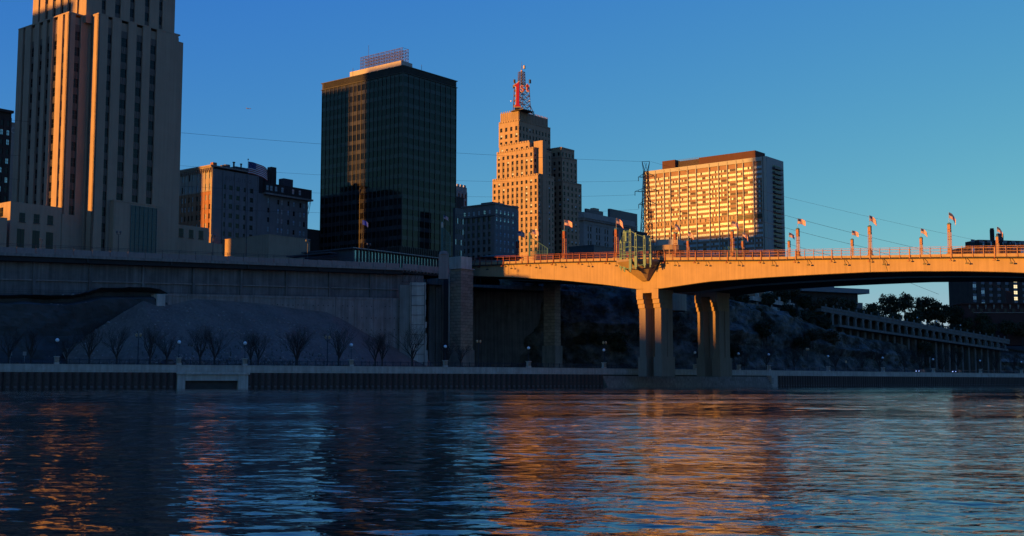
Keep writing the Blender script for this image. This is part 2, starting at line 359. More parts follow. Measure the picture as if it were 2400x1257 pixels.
def wave_sheet():
    """the stretch of river in view, as real waves: rows get wider with distance"""
    import numpy as np
    rs = [5.0]
    while rs[-1] < 640: rs.append(rs[-1] + max(.055, rs[-1] * .0044))
    r = np.array(rs); th = np.radians(np.linspace(-34, 34, 860))
    Rr, T = np.meshgrid(r, th, indexing='ij'); X = Rr * np.sin(T); Y = Rr * np.cos(T)
    sp = np.maximum(.055, Rr * .0044); g = np.random.default_rng(5); Z = np.zeros_like(X)
    def low(seed, L_):
        q = np.random.default_rng(seed); o = np.zeros_like(X)
        for _ in range(9):
            k = 2 * np.pi / (L_ * q.uniform(.6, 1.8)); a = q.uniform(0, np.pi * 2); o += np.sin(k * (X * np.cos(a) * .55 + Y * np.sin(a)) + q.uniform(0, 6.28))
        return o / 3.0
    calm = np.clip(.62 + .34 * low(3, 38) + .16 * low(8, 11), .12, 1.25)
    fetch = 1.0 + 1.7 * np.clip((Y - 28) / 90, 0, 1)          # the middle of the river is choppier than the lee of the near shore
    N_ = 130
    for i in range(N_):
        lam = .22 * (19.0 ** (i / (N_ - 1.0))) ; lam *= g.uniform(.9, 1.1)
        a = np.radians(78 + g.normal(0, 34)); k = 2 * np.pi / lam
        slope = WSLOPE * np.sqrt(2.0 / N_) * (1.35 if lam < 1.0 else (.8 if lam < 2 else .36))
        att = np.clip((lam / sp - 2.2) / 2.0, 0, 1)
        ph = k * (X * np.cos(a) + Y * np.sin(a)) + g.uniform(0, 6.28)
        Z += slope / k * att * (calm if lam < 3 else 1.0) * (fetch if lam > 1.1 else 1.0) * (np.sin(ph) + .22 * np.cos(2 * ph))
    nr, nc = X.shape; co = np.stack([X, Y, Z], -1).reshape(-1, 3)
    idx = np.arange(nr * nc).reshape(nr, nc); q = np.stack([idx[:-1, :-1], idx[:-1, 1:], idx[1:, 1:], idx[1:, :-1]], -1).reshape(-1, 4)
    me = bpy.data.meshes.new('river_water'); me.vertices.add(len(co)); me.vertices.foreach_set('co', co.astype('f4').ravel())
    me.loops.add(q.size); me.loops.foreach_set('vertex_index', q[:, ::-1].astype('i4').ravel()); me.polygons.add(len(q))
    me.polygons.foreach_set('loop_start', (np.arange(len(q)) * 4).astype('i4')); me.polygons.foreach_set('use_smooth', np.ones(len(q), dtype=bool))
    me.update(calc_edges=True); me.materials.append(M['water']); place('river_water', me, kind='structure')
WSLOPE = 0.066
wave_sheet()

# river wall line (along its front edge), from the pixel height of its cap above the water
GAP = [(-600, 65.5), (0, 59.0), (640, 53.0), (1240, 47.0), (1810, 38.0), (2400, 28.0), (2700, 23.0)]
WZ = 5.16
def wall_pt(px, back=0.0):
    Y = WZ * F / interp(px, GAP); p = at(px, 880, Y)
    return Vector((p.x, p.y, 0))
PXS = [-600, -300, 0] + [60 * i for i in range(1, 45)]
WL = [wall_pt(p) for p in PXS]
WL = [WL[0] + (WL[0] - WL[3]).normalized() * 420] + WL; PXS = [-2000] + PXS
def wall_norm(i):
    a = WL[max(0, i - 1)]; b = WL[min(len(WL) - 1, i + 1)]; d = (b - a).normalized(); return Vector((-d.y, d.x, 0))   # towards the land
WN = [wall_norm(i) for i in range(len(WL))]
def wall_at(px, back=0.0):
    for i in range(len(PXS) - 1):
        if PXS[i] <= px <= PXS[i + 1]:
            t = (px - PXS[i]) / (PXS[i + 1] - PXS[i]); p = WL[i].lerp(WL[i + 1], t); n = WN[i].lerp(WN[i + 1], t).normalized()
            d = Vector((n.y, -n.x, 0)); return p + n * back, n, d
    raise ValueError(px)
def line_strip(name, b0, b1, z0, z1, matn, parent=None, kind='structure', i0=0, i1=None):
    """a continuous band following the river wall, from b0 to b1 metres behind its face"""
    mb = MB(); i1 = i1 or len(WL) - 1
    for i in range(i0, i1):
        A, B = WL[i], WL[i + 1]; a, b = WN[i], WN[i + 1]
        p = [A + a * b0, B + b * b0, B + b * b1, A + a * b1]
        lo = [(q.x, q.y, z0) for q in p]; hi = [(q.x, q.y, z1) for q in p]
        mb.face(hi); mb.face([lo[0], lo[1], hi[1], hi[0]]); mb.face([lo[3], lo[2], hi[2], hi[3]][::-1]); mb.face(lo[::-1])
        if i == i0: mb.face([lo[0], hi[0], hi[3], lo[3]])
        if i == i1 - 1: mb.face([lo[1], lo[2], hi[2], hi[1]])
    return mb.build(name, matn, parent, kind=kind)
# low ground behind the wall, out to the horizon
mb = MB()
far = [WL[i] + WN[i] * 5000 for i in range(len(WL))]
for i in range(len(WL) - 1):
    A = WL[i] + WN[i] * .9; B = WL[i + 1] + WN[i + 1] * .9
    mb.face([(A.x, A.y, 5.0), (B.x, B.y, 5.0), (far[i + 1].x, far[i + 1].y, 5.0), (far[i].x, far[i].y, 5.0)])
mb.build('bank_ground', 'earth', kind='structure')
line_strip('promenade', .9, 5.5, 4.9, 5.03, 'pave')
line_strip('riverside_road', 6.2, 14.5, 4.9, 5.02, 'asphalt')
line_strip('kerb', 5.9, 6.2, 4.9, 5.15, 'wall_cap')

# ---------------------------------------------------------------- river wall
RW = thing('river_wall', 'long pale concrete river wall over rusty sheet piles at the water', 'river wall')
line_strip('wall_cap', .02, .9, 3.5, WZ - .16, 'wall_cap', RW, None)
line_strip('coping', -.1, .98, WZ - .16, WZ, 'wall_cap', RW, None)
line_strip('wall_core', .45, .9, -3, 3.5, 'mortar', RW, None)
# recessed panels framed on the cap band: each panel is an inset frame
def seg_box(mb, px0, px1, d0, d1, z0, z1, m=0):
    a, n, _ = wall_at(px0); b, n2, _ = wall_at(px1)
    p = [a + n * d0, b + n2 * d0, b + n2 * d1, a + n * d1]
    lo = [(q.x, q.y, z0) for q in p]; hi = [(q.x, q.y, z1) for q in p]
    mb.face(hi, m); mb.face(lo[::-1], m); mb.face([lo[0], lo[1], hi[1], hi[0]], m); mb.face([lo[1], lo[2], hi[2], hi[1]], m)
    mb.face([lo[2], lo[3], hi[3], hi[2]], m); mb.face([lo[3], lo[0], hi[0], hi[3]], m)
LAMPS = [132, 419, 574, 824, 1045, 1241, 1418, 1521, 1632, 1734, 1805, 1944, 2072, 2190, 2300, 2397]
def panel(px0, px1):
    mb = MB(); z0, z1 = 3.86, 4.72; e = (px1 - px0) * .02
    seg_box(mb, px0, px1, -.07, .03, z0, z1)
    seg_box(mb, px0 + .06 * (px1 - px0), px1 - .06 * (px1 - px0), -.105, -.06, z0 + .12, z1 - .12)
    mb.build('wall_panel', 'wall_cap', RW)
edges = [-60] + LAMPS
for a, b in zip(edges[:-1], edges[1:]):
    n = max(1, int(round((b - a - 26) / (36 if a < 1000 else 31))))
    if a == 419: spans = [(434, 468), (480, 492), (496, 508), (512, 524), (532, 566)] if False else [(433, 470), (478, 491), (495, 507), (511, 522), (530, 566)]
    else:
        w_ = (b - a - 26) / n; spans = [(a + 13 + w_ * i + 3, a + 13 + w_ * (i + 1) - 3) for i in range(n)]
    for x0, x1 in spans: panel(x0, x1)
# sheet piles
def pile_unit():
    mb = MB(); w_, d = .74, .34
    mb.prism([(-w_, 0), (-w_ * .45, -d), (w_ * .45, -d), (w_, 0), (w_ * .8, .12), (w_ * .35, -d + .12), (-w_ * .35, -d + .12), (-w_ * .8, .12)], -2.5, 3.49)
    mb.box(-w_ * .42, w_ * .42, -d - .03, -d, .25, .62, 1)
    return mb.mesh('sheet_pile', ['pile', 'tide'])
pu = pile_unit()
def piles(px0, px1, rest=None):
    p, n, d = wall_at(px0); pos = px0; k = 0
    out = []
    # march along the wall in 1.5 m steps
    while pos < px1:
        p, n, d = wall_at(pos); out.append((p + n * .12, math.atan2(d.y, d.x)))
        q, _, _ = wall_at(pos + 1); pos += 1.5 / (q - p).length
    return out
allp = piles(-60, 412) + piles(584, 1412) + piles(1816, 2440)
for i, (p, r) in enumerate(allp[:300]): place('sheet_pile', pu, RW, (p.x, p.y, 0), r)
mb = MB()
for p, r in allp[300:]:
    for k in (0,):
        c, s_ = math.cos(r), math.sin(r)
        def W(x, y, z): return (p.x + c * x - s_ * y, p.y + s_ * x + c * y, z)
        w_, d = .74, .34
        for (xa, ya), (xb, yb) in (((-w_, 0), (-w_ * .45, -d)), ((-w_ * .45, -d), (w_ * .45, -d)), ((w_ * .45, -d), (w_, 0))):
            mb.face([W(xa, ya, -2), W(xb, yb, -2), W(xb, yb, 3.49), W(xa, ya, 3.49)])
if allp[300:]: mb.build('sheet_pile_run', 'pile', RW, kind='stuff')
# outlet and landing blocks in the wall
mb = MB(); seg_box(mb, 415, 433, -.6, .9, -2, 3.49); seg_box(mb, 557, 580, -.6, .9, -2, 3.49); seg_box(mb, 433, 557, -.45, .9, 1.72, 3.49)
mb.build('outlet_block', 'wall_cap', RW)
mb = MB(); seg_box(mb, 412, 583, -.9, -.45, 3.1, 3.5); mb.build('outlet_lintel', 'wall_cap', RW)
mb = MB()
for j in range(5): seg_box(mb, 1414 - j * 0, 1800, -1.6 + j * .42, .9, -2 + (0 if j == 0 else 1.5) + j * .55, .5 + j * .66)
mb.build('landing_steps', 'conc', RW)
mb = MB(); seg_box(mb, 1800, 1814, -1.3, .9, -2, 3.49); mb.build('landing_pier', 'wall_cap', RW)
mb = MB(); seg_box(mb, 1800, 1805, -1.36, -1.3, .8, 2.9); mb.build('depth_gauge_board', 'white', RW)
for j in range(5):
    mb = MB(); seg_box(mb, 1801, 1804, -1.39, -1.36, 1.0 + j * .38, 1.12 + j * .38); mb.build('gauge_mark', 'ink', RW)

# railing on top of the wall
RL = thing('promenade_railing', 'dark blue metal railing along the top of the river wall', 'railing')
def rail_run(px0, px1, first):
    mb = MB()
    a = px0
    while a < px1 - 1:
        b = min(px1, a + 60)
        for z in (WZ + .12, WZ + 1.06, WZ + .93):
            p, n, _ = wall_at(a); q, n2, _ = wall_at(b); p = p + n * .45; q = q + n2 * .45
            mb.bar((p.x, p.y, z), (q.x, q.y, z), .06)
        a = b
    mb.build('top_rail', 'navy', RL)
    pos = px0; bal = MB(); k = 0
    while pos < px1:
        p, n, d = wall_at(pos); p = p + n * .45
        if k % 12 == 0: place('railing_post', post_me, RL, (p.x, p.y, WZ), math.atan2(d.y, d.x))
        else: bal.bar((p.x, p.y, WZ + .12), (p.x, p.y, WZ + .93), .025)
        q, _, _ = wall_at(pos + 1); pos += .17 / max(.01, (q - (p - n * .45)).length) * (1 if px0 < 1500 else 2); k += 1
    bal.build('baluster_run', 'navy', RL, kind='stuff')
post_me = MB().box(-.06, .06, -.06, .06, 0, 1.2).mesh('railing_post', 'navy')
for a, b in zip([-60] + LAMPS, LAMPS + [2440]): rail_run(a + 6, b - 6, a)

# globe lamps on stone pillars
def lamp_proto():
    t = thing('globe_lamp', '', 'lamp')
    mb = MB().box(-.5, .5, -.5, .5, 0, .35).box(-.42, .42, -.42, .42, .35, 1.45).build('pillar', 'wall_cap', t)
    k = MB()
    mb = MB().box(-.55, .55, -.55, .55, 1.45, 1.62); mb.build('pillar_cap', 'wall_cap', t)
    for j in range(4):
        for i in range(2):
            MB().box(-.44 + i * .44 + .01, -.44 + i * .44 + .43, -.455, -.42, .38 + j * .265, .62 + j * .265).build('stone', 'stone', t)
    MB().lathe([(.2, 1.62), (.17, 1.75), (.09, 1.95), (.065, 2.2), (.055, 4.4), (.1, 4.5), (.12, 4.6), (.05, 4.68)], 10).build('lamp_post', 'navy', t, smooth=True)
    g = [(.4 * math.sin(math.pi * i / 10) + .001, 5.0 - .4 * math.cos(math.pi * i / 10)) for i in range(11)]
    MB().lathe(g, 16).build('globe', 'lampw', t, smooth=True)
    return t
lp = lamp_proto()
nearby = ['in front of the left bare trees', 'left of the outlet', 'right of the outlet', 'in front of the grey fill slope',
          'by the stone abutment', 'in the dark gap under the bridge', 'left of the bridge pier', 'standing against the lit bridge pier', 'between the two bridge piers',
          'right of the second bridge pier', 'above the stepped landing', 'below the limestone cliff', 'under the left end of the arched ramp', 'beside the car with headlights on',
          'below the right part of the ramp', 'at the far right edge']
for i, px in enumerate(LAMPS):
    p, n, d = wall_at(px); r = math.atan2(d.y, d.x); p = p + n * .4
    lab = 'globe lamp %s, %s from the left' % (nearby[i], ORD[i])
    if i == 0: lp.location = (p.x, p.y, WZ); lp.rotation_euler = (0, 0, r); lp['label'] = lab; lp['group'] = 'globe lamps along the river wall'
    else: dup(lp, (p.x, p.y, WZ), r, lab)

# tall twin-lantern street lamps
def twin_proto(name, glass, h):
    t = thing(name, '', 'street lamp')
    MB().lathe([(.22, 0), (.2, .5), (.1, .8), (.075, h - .9)], 8).build('lamp_post', 'navy', t)
    mb = MB(); mb.bar((-.42, 0, h - .95), (.42, 0, h - .95), .07)
    for s_ in (-1, 1): mb.bar((s_ * .42, 0, h - .95), (s_ * .42, 0, h - .7), .09)
    mb.build('crossarm', 'navy', t)
    for s_ in (-1, 1):
        MB().lathe([(.08, h - .72), (.22, h - .55), (.26, h - .3), (.2, h - .1), (.05, h)], 8, (s_ * .42, 0)).build('lantern', glass, t)
    return t
tl = twin_proto('twin_street_lamp', 'lampo', 6.6)
TW = [(335, 781, 'beside the bare tree on the grey slope', 248), (788, 787, 'in front of the concrete retaining wall', 268), (1148, 797, 'in the shadow under the bridge', 300), (1453, 800, 'just left of the bridge pier', 345),
      (1711, 808, 'right of the second bridge pier', 372), (1929, 816, 'below the limestone cliff', 415)]
for i, (px, py, wh, Y) in enumerate(TW):
    p, n, d = wall_at(px); p = p + n * 5.7; lab = 'dark twin-lantern street lamp %s' % wh
    h = zat(py, p.y) - 5.0; sc_ = h / 6.6
    if i == 0: tl.location = (p.x, p.y, 5.0); tl['label'] = lab; tl['group'] = 'twin-lantern street lamps on the riverside road'; tl.scale = (sc_,) * 3
    else: dup(tl, (p.x, p.y, 5.0), math.atan2(d.y, d.x), lab, scale=sc_)

# ---------------------------------------------------------------- bare trees
def bare_tree(seed, h=6.2):
    r_ = random.Random(seed); mb = MB()
    def grow(p, d, ln, rad, lev):
        n = 3 if lev < 2 else 2; q = p
        for k in range(n):
            d2 = (d + Vector((r_.uniform(-1, 1), r_.uniform(-1, 1), r_.uniform(-.2, .6))) * .12).normalized()
            e = q + d2 * (ln / n); rr = rad * (1 - .45 * (k + 1) / n)
            mb.tube(q, e, rad * (1 - .45 * k / n), rr, n=5 if lev < 2 else 3, caps=False); q = e; d = d2
            if lev < 5 and (k > 0 or lev > 0):
                for _ in range(1 if lev < 3 else 2):
                    ax = Vector((r_.uniform(-1, 1), r_.uniform(-1, 1), 0)).normalized()
                    nd = (d * math.cos(.62) + ax * math.sin(.62) + Vector((0, 0, .16))).normalized()
                    grow(q, nd, ln * r_.uniform(.6, .8), rr * .62, lev + 1)
        if lev < 5:
            grow(q, (d + Vector((r_.uniform(-.4, .4), r_.uniform(-.4, .4), .1))).normalized(), ln * .72, rr * .8, lev + 1)
    mb.tube((0, 0, -.1), (0, 0, h * .2), h * .026, h * .021, 6, caps=False)
    tr = MB(); tr.v, tr.f, tr.m = list(mb.v), list(mb.f), list(mb.m); mb.v, mb.f, mb.m = [], [], []
    for k in range(5):
        a = k * 1.256 + r_.uniform(-.3, .3); grow(Vector((0, 0, h * (.16 + .02 * k))), Vector((math.cos(a) * .5, math.sin(a) * .5, 1)).normalized(), h * .30, h * .017, 1)
    return tr.mesh('trunk', 'bark'), mb.mesh('branches', 'bark')
bt = [bare_tree(11 + k) for k in range(4)]
TR = [(27, 772), (75, 768), (163, 785), (216, 763), (284, 768), (360, 768), (401, 783), (478, 770), (514, 772), (597, 785), (617, 782), (703, 780), (714, 772), (806, 770), (899, 780), (908, 788), (985, 768), (1066, 800), (1100, 808),
      (1765, 826), (1826, 812), (1880, 818), (1988, 812), (2040, 822), (2089, 808), (2137, 818), (2183, 820), (2230, 822), (2273, 815), (2317, 832), (2357, 820), (2393, 826)]
for i, (px, py) in enumerate(TR):
    p, n, d = wall_at(px + rnd.uniform(-2, 2)); p = p + n * (3.2 if i % 2 else 4.6)
    h = (zat(py, p.y) - 5.0) / 1.0; k = i % 4
    where = 'on the left promenade' if px < 700 else ('by the concrete retaining wall' if px < 960 else ('by the stone abutment' if px < 1200 else ('below the limestone cliff' if px < 2000 else 'below the arched ramp')))
    t = thing('bare_tree', 'leafless young tree %s, %s bare tree from the left' % (where, ORD[i]), 'tree', (p.x, p.y, 5.0), rnd.uniform(0, 6), 'leafless trees along the promenade')
    s_ = h / 5.6; t.scale = (s_,) * 3
    place('trunk', bt[k][0], t); place('branches', bt[k][1], t)

# ================================================================ UPPER TOWN GROUND
def vz(): return 32.8
VA = at(0, 578, (32.8 - CAMH) * F / (897 - 578)); VB = at(942, 617.5, (35.6 - CAMH) * F / (897 - 617.5))
VD = Vector((VB.x - VA.x, VB.y - VA.y, 0)).normalized(); VN = Vector((-VD.y, VD.x, 0))
def vpt(px, py=600, back=0.0):
    A = VA + VN * back; t = ext(A, VD, px, py); return Vector((A.x + VD.x * t, A.y + VD.y * t, 0))
def vlen(px, back=0.0): return ext(VA, VD, px, 600)
VS = (35.6 - 32.8) / (Vector((VB.x - VA.x, VB.y - VA.y, 0)).length)      # the street climbs gently to the right
def grade(root):
    for ch in root.children:
        if ch.type != 'MESH': continue
        if abs(ch.location.x) > 1e-6: ch.location.z += VS * ch.location.x
        else:
            for v in ch.data.vertices:
                if v.co.z > 15: v.co.z += VS * v.co.x
# ---------------------------------------------------------------- cliff-top street (viaduct) on the left
VROT = math.atan2(VD.y, VD.x)
def vloc(px, py=600): return vlen(px)
V0 = -190.0; V1 = vlen(942)
VT = thing('viaduct_street', 'long concrete cliff-top street deck with brown barrier panels', 'viaduct', (VA.x, VA.y, 0), VROT)
mb = MB().box(V0, V1, -.55, 14, 30.75, 31.45); mb.build('deck_slab', 'conc', VT)
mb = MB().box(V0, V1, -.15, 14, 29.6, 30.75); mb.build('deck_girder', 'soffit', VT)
mb = MB(); x = V0
while x < V1:
    mb.box(x, x + .5, -.45, 0, 29.75, 30.75); x += 21
mb.build('deck_joint', 'black', VT)
x = V0; pm = MB().box(.06, 4.34, -.35, -.1, 31.46, 32.8).box(.06, 4.34, -.42, -.35, 31.5, 31.75).mesh('barrier_panel', 'barrier')
k = 0
while x < V1 - 4.3:
    place('barrier_panel', pm, VT, (x, 0, 0)); x += 4.4
mb = MB(); x = V0
for z in (33.25, 33.6): mb.bar((V0, -.2, z), (V1, -.2, z), .07)
while x < V1: mb.bar((x + .03, -.2, 32.8), (x + .03, -.2, 33.6), .08); x += 4.4
mb.build('railing', 'navy', VT)
mb = MB().box(V0, V1, 3.2, 3.6, 31.45, 31.6).box(V0, V1, 12.5, 12.9, 31.45, 31.6); mb.build('kerb', 'conc', VT)
grade(VT)
# the wall under the deck
UW = thing('upper_retaining_wall', 'dark stained old retaining wall under the cliff-top street', 'retaining wall', (VA.x, VA.y, 0), VROT)
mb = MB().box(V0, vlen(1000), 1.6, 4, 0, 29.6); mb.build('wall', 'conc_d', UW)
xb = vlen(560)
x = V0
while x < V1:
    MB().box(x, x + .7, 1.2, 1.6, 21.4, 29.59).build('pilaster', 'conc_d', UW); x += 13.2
mb = MB().box(V0, V1, .9, 1.6, 21.0, 21.4).box(V0, V1, 1.3, 1.6, 25.2, 25.45); mb.build('ledge', 'conc', UW)
mb = MB()
for z in (22.0, 22.5, 23.0): mb.bar((V0, 1.0, z), (V1, 1.0, z), .05)
mb.build('pipe_rail', 'navy', UW)
grade(UW)
# lower, paler concrete wall above the fill slope
LW = thing('concrete_retaining_wall', 'pale blue-grey poured concrete retaining wall behind the fill slope', 'retaining wall', (VA.x, VA.y, 0), VROT)
def vx(px, back): A = VA + VN * back; return ext(A, VD, px, 690)
BK = -3.4
x0, x1 = vx(385, BK), vx(962, BK)
zt = lambda x: lerp(zat(673, VA.y), zat(701, VB.y), (x - x0) / (x1 - x0))
n = 12
for i in range(n):
    a = lerp(x0, x1, i / n); b = lerp(x0, x1, (i + 1) / n) - .07
    za, zb = zt(a), zt(b); m2 = MB()
    p = [(a, BK, 0), (b, BK, 0), (b, 1.6, 0), (a, 1.6, 0)]; q = [(a, BK, za), (b, BK, zb), (b, 1.6, zb), (a, 1.6, za)]
    m2.face(q); m2.face([p[0], p[1], q[1], q[0]]); m2.face([p[3], p[0], q[0], q[3]]); m2.face([p[1], p[2], q[2], q[1]])
    m2.box(a, b, BK - .12, BK, za - .5, za - .12)
    m2.build('wall_bay', 'conc', LW)
mb = MB()
for i in range(n):
    a = lerp(x0, x1, i / n)
    for j in range(4):
        for zz in (2.2, 5.5, 8.8):
            if rnd.random() < .8: mb.box(a + .6 + j * (x1 - x0) / n / 4, a + .85 + j * (x1 - x0) / n / 4, BK - .03, BK, zt(a) - zz - .25, zt(a) - zz)
mb.build('tie_hole', 'ink', LW, kind='stuff')
mb = MB(); A = (x0 - 2.5, BK - .8, 0)
mb.box(x0 - 2.2, x0 - .02, BK - .9, 1.2, 0, zt(x0) - .2); mb.build('end_block', 'wall_cap', LW)
# rock face under the street on the far left
def sheet(name, cols, matn, kind='structure', nz=0.0, sub=6, freq=.35, seed=3):
    """cols: list of columns, each a list of world points of equal count; subdivided and roughened"""
    from mathutils import noise
    nc, nr = len(cols), len(cols[0]); V_ = []; NC, NR = (nc - 1) * sub + 1, (nr - 1) * sub + 1
    for i in range(NC):
        a = min(i // sub, nc - 2); t = (i - a * sub) / sub
        for j in range(NR):
            b = min(j // sub, nr - 2); u = (j - b * sub) / sub
            p = cols[a][b].lerp(cols[a + 1][b], t).lerp(cols[a][b + 1].lerp(cols[a + 1][b + 1], t), u)
            if nz:
                q = p * freq + Vector((seed, seed * 2, 0))
                e = noise.noise(q) + .5 * noise.noise(q * 2.3) + .3 * noise.noise(q * 5.1)
                bx = abs(noise.noise(q * .8 + Vector((9, 9, 9))))
                p = p + Vector((.3, -1, .25)) * (nz * (e + bx))
            V_.append(tuple(p))
    me = bpy.data.meshes.new(name)
    me.from_pydata(V_, [], [(i * NR + j, (i + 1) * NR + j, (i + 1) * NR + j + 1, i * NR + j + 1) for i in range(NC - 1) for j in range(NR - 1)])
    me.materials.append(M[matn]); me.update(); return place(name, me, kind=kind)
cols = []
for px, yt, bulge in ((-900, 690, 0), (-500, 690, 0), (-200, 688, 0), (0, 689, 0), (60, 690, 1), (120, 691, .6), (170, 691, .2), (205, 684, 0), (235, 674, 0), (300, 673, 0), (372, 676, 0), (395, 690, .3)):
    f = vpt(px, 690, -2.2); zt_ = zat(yt, f.y); g = VN
    P0 = f + VN * 3.2; P0.z = zt_ + .2
    c = []
    for k, (o, zz) in enumerate(((3.4, 1.0), (-.5, .99), (2.6, .945), (2.4, .90), (-.9 - bulge, .85), (-.2 - bulge, .62), (.8 - bulge * 2, .42), (-.6 - bulge * 2, .22), (-2.2, .08), (-6.5, 0.0), (-9.0, 0))):
        q = f + VN * o; q.z = 5.02 + (zt_ - 5.02) * zz; c.append(q)
    cols.append(c)
sheet('sandstone_cliff', cols, 'rock2', nz=.8, freq=.16)
# grey fill slope
PT = [(150, 826), (195, 795), (240, 765), (290, 733), (335, 705), (362, 711), (400, 714), (460, 703), (530, 705), (612, 711), (685, 724), (766, 731), (802, 748), (856, 781), (883, 797), (930, 818), (1000, 838)]
cols = []
for px, yt in PT:
    base = vpt(px, 720, BK - .15); zt_ = zat(yt, base.y); wp, wn, _ = wall_at(px)
    H_ = zt_ - 5.02; room = (base - wp).length - 15.5
    toe = min(max(room, 1.0), H_ * 1.5) ; c = []
    for k in range(7):
        t = k / 6; q = base - VN * (toe * t); q.z = 5.02 + H_ * (1 - t) ** 1.08 + .15 * math.sin(px * .03 + k); c.append(q)
    c[-1].z = 4.98; c.insert(0, Vector((base.x + VN.x * 2, base.y + VN.y * 2, zt_ - .3)))
    cols.append(c)
sheet('fill_slope', cols, 'sand', nz=.16, freq=.3, sub=4)
# ground of the town behind the street
mb = MB()
A = VA + VD * V0 + VN * 13; B = VA + VD * (V1 + 26) + VN * 13
mb.face([(A.x, A.y, 31.3), (B.x, B.y, 31.3), (60, 430, 31.3), (60, 1500, 31.3), (A.x - 900, A.y + 1100, 31.3), (A.x - 900, A.y - 200, 31.3)])
mb.build('town_ground', 'asphalt', kind='structure')

# loose stones and dry scrub on the slope and along the foot of the walls
from mathutils import noise as _n2
def ground_hit(x, y, top=60):
    ok, loc, nrm, idx, ob, mt_ = sc.ray_cast(bpy.context.evaluated_depsgraph_get(), Vector((x, y, top)), Vector((0, 0, -1))); return loc.z if ok else 5.0
bpy.context.view_layer.update()
mb = MB(); sb = MB(); r2 = random.Random(21)
for i in range(900):
    px = r2.uniform(160, 960); wp_, wn_, _ = wall_at(px); d_ = r2.uniform(15.5, 36) if i % 3 else r2.uniform(15, 19)
    q = wp_ + wn_ * d_; z = ground_hit(q.x, q.y, 27.5)
    if z > 26: continue
    s_ = r2.uniform(.08, .38) * (1.5 if i % 17 == 0 else 1)
    mb.lathe([(.01, z - .05 + s_ * .9), (s_ * .8, z + s_ * .45), (s_, z - .1)], 5, (q.x, q.y))
mb.build('loose_stones', 'conc', kind='stuff')
for i in range(1500):
    px = r2.uniform(-40, 1500); wp_, wn_, _ = wall_at(px); d_ = r2.choice([r2.uniform(14.8, 17), r2.uniform(5.6, 5.85), r2.uniform(15, 24)])
    q = wp_ + wn_ * d_; z = ground_hit(q.x, q.y, 27.5)
    if z > 20: continue
    for k in range(7):
        a = r2.uniform(0, 6.28); l_ = r2.uniform(.3, .9); e = Vector((math.cos(a) * l_ * .5, math.sin(a) * l_ * .5, l_)); mb2 = Vector((q.x, q.y, z)); n_ = Vector((-math.sin(a), math.cos(a), 0)) * .035
        sb.face([mb2 - n_, mb2 + n_, mb2 + e])
sb.build('dry_scrub', 'leafb', kind='stuff')

# street lamps on the cliff-top street
tl2 = None
for i, (px, top, wh) in enumerate([(277, 541, 'before the glazed courthouse entrance'), (96, 560, 'before the tall lower courthouse windows'), (499, 549, 'by the orange-lit corner of the brick building'), (721, 561, 'left of the pavilion with bright windows'), (864, 570, 'in front of the pavilion windows')]):
    p = vpt(px, 590, 1.5); h = zat(top, p.y) - 31.45
    zz0 = 31.45 + VS * vlen(px); h = zat(top, p.y) - zz0; lab = 'black twin street lamp on the cliff-top street %s' % wh
    if tl2 is None:
        tl2 = twin_proto('twin_street_lamp', 'shadeglass', 6.6); tl2.location = (p.x, p.y, zz0); tl2.rotation_euler = (0, 0, VROT); tl2.scale = (h / 6.6,) * 3; tl2['label'] = lab; tl2['group'] = 'twin lamps on the cliff-top street'
    else: dup(tl2, (p.x, p.y, zz0), VROT, lab, group='twin lamps on the cliff-top street', scale=h / 6.6)

# ================================================================ THE BRIDGES
BD = Vector((.7535, -.6575, 0)); BNIN = Vector((.6575, .7535, 0)); BP0 = Vector((-11.9, 368.0, 0)); BROT = math.atan2(BD.y, BD.x)
def bt_of(px, py=610, W=0.0):
    A = BP0 + BNIN * W; return ext(A, BD, px, py)
def bY(t, W=0): return (BP0 + BD * t + BNIN * W).y
def bz(px, py, W=0): t = bt_of(px, py, W); return zat(py, bY(t, W))
TOPT = sorted([(bt_of(px), bz(px, py)) for px, py in ((1110, 616.5), (1210, 612.5), (1320, 608.5), (1420, 606), (1510, 604.5), (1660, 603.5), (1800, 603), (1900, 601), (2039, 599.5), (2150, 597.5), (2260, 595.5), (2400, 594))])
FT = sorted([(bt_of(px), bz(px, py)) for px, py in ((1110, 623), (1210, 619), (1320, 615), (1420, 613), (1510, 612), (1660, 611), (1800, 610.5), (1900, 607.5), (2039, 606), (2150, 604.8), (2260, 603.7), (2400, 603.7))])
TP = bt_of(1517, 690)
DEP = sorted([(bt_of(px, 640), bz(px, b, 0) - bz(px, a, 0)) for px, a, b in ((1110, 623, 647), (1210, 619, 650.5), (1320, 615, 657), (1420, 613, 667.5), (1493, 612, 677.5), (1541, 612, 677.5), (1660, 611, 660), (1800, 610.5, 650), (1900, 607.5, 644.3), (2039, 606, 637.5), (2150, 604.8, 635.6), (2260, 603.7, 636.3), (2400, 603.7, 639.6))])
def depth(t):
    T2 = 290 - TP
    if t > 145: t = 290 - t
    if t < -3: t = -3
    return -interp(t, DEP)
def ztop(t): return interp(t, TOPT) if t < 164 else interp(164, TOPT) - (t - 164) * .062
def zf(t): return interp(t, FT) if t < 164 else interp(164, FT) - (t - 164) * .062
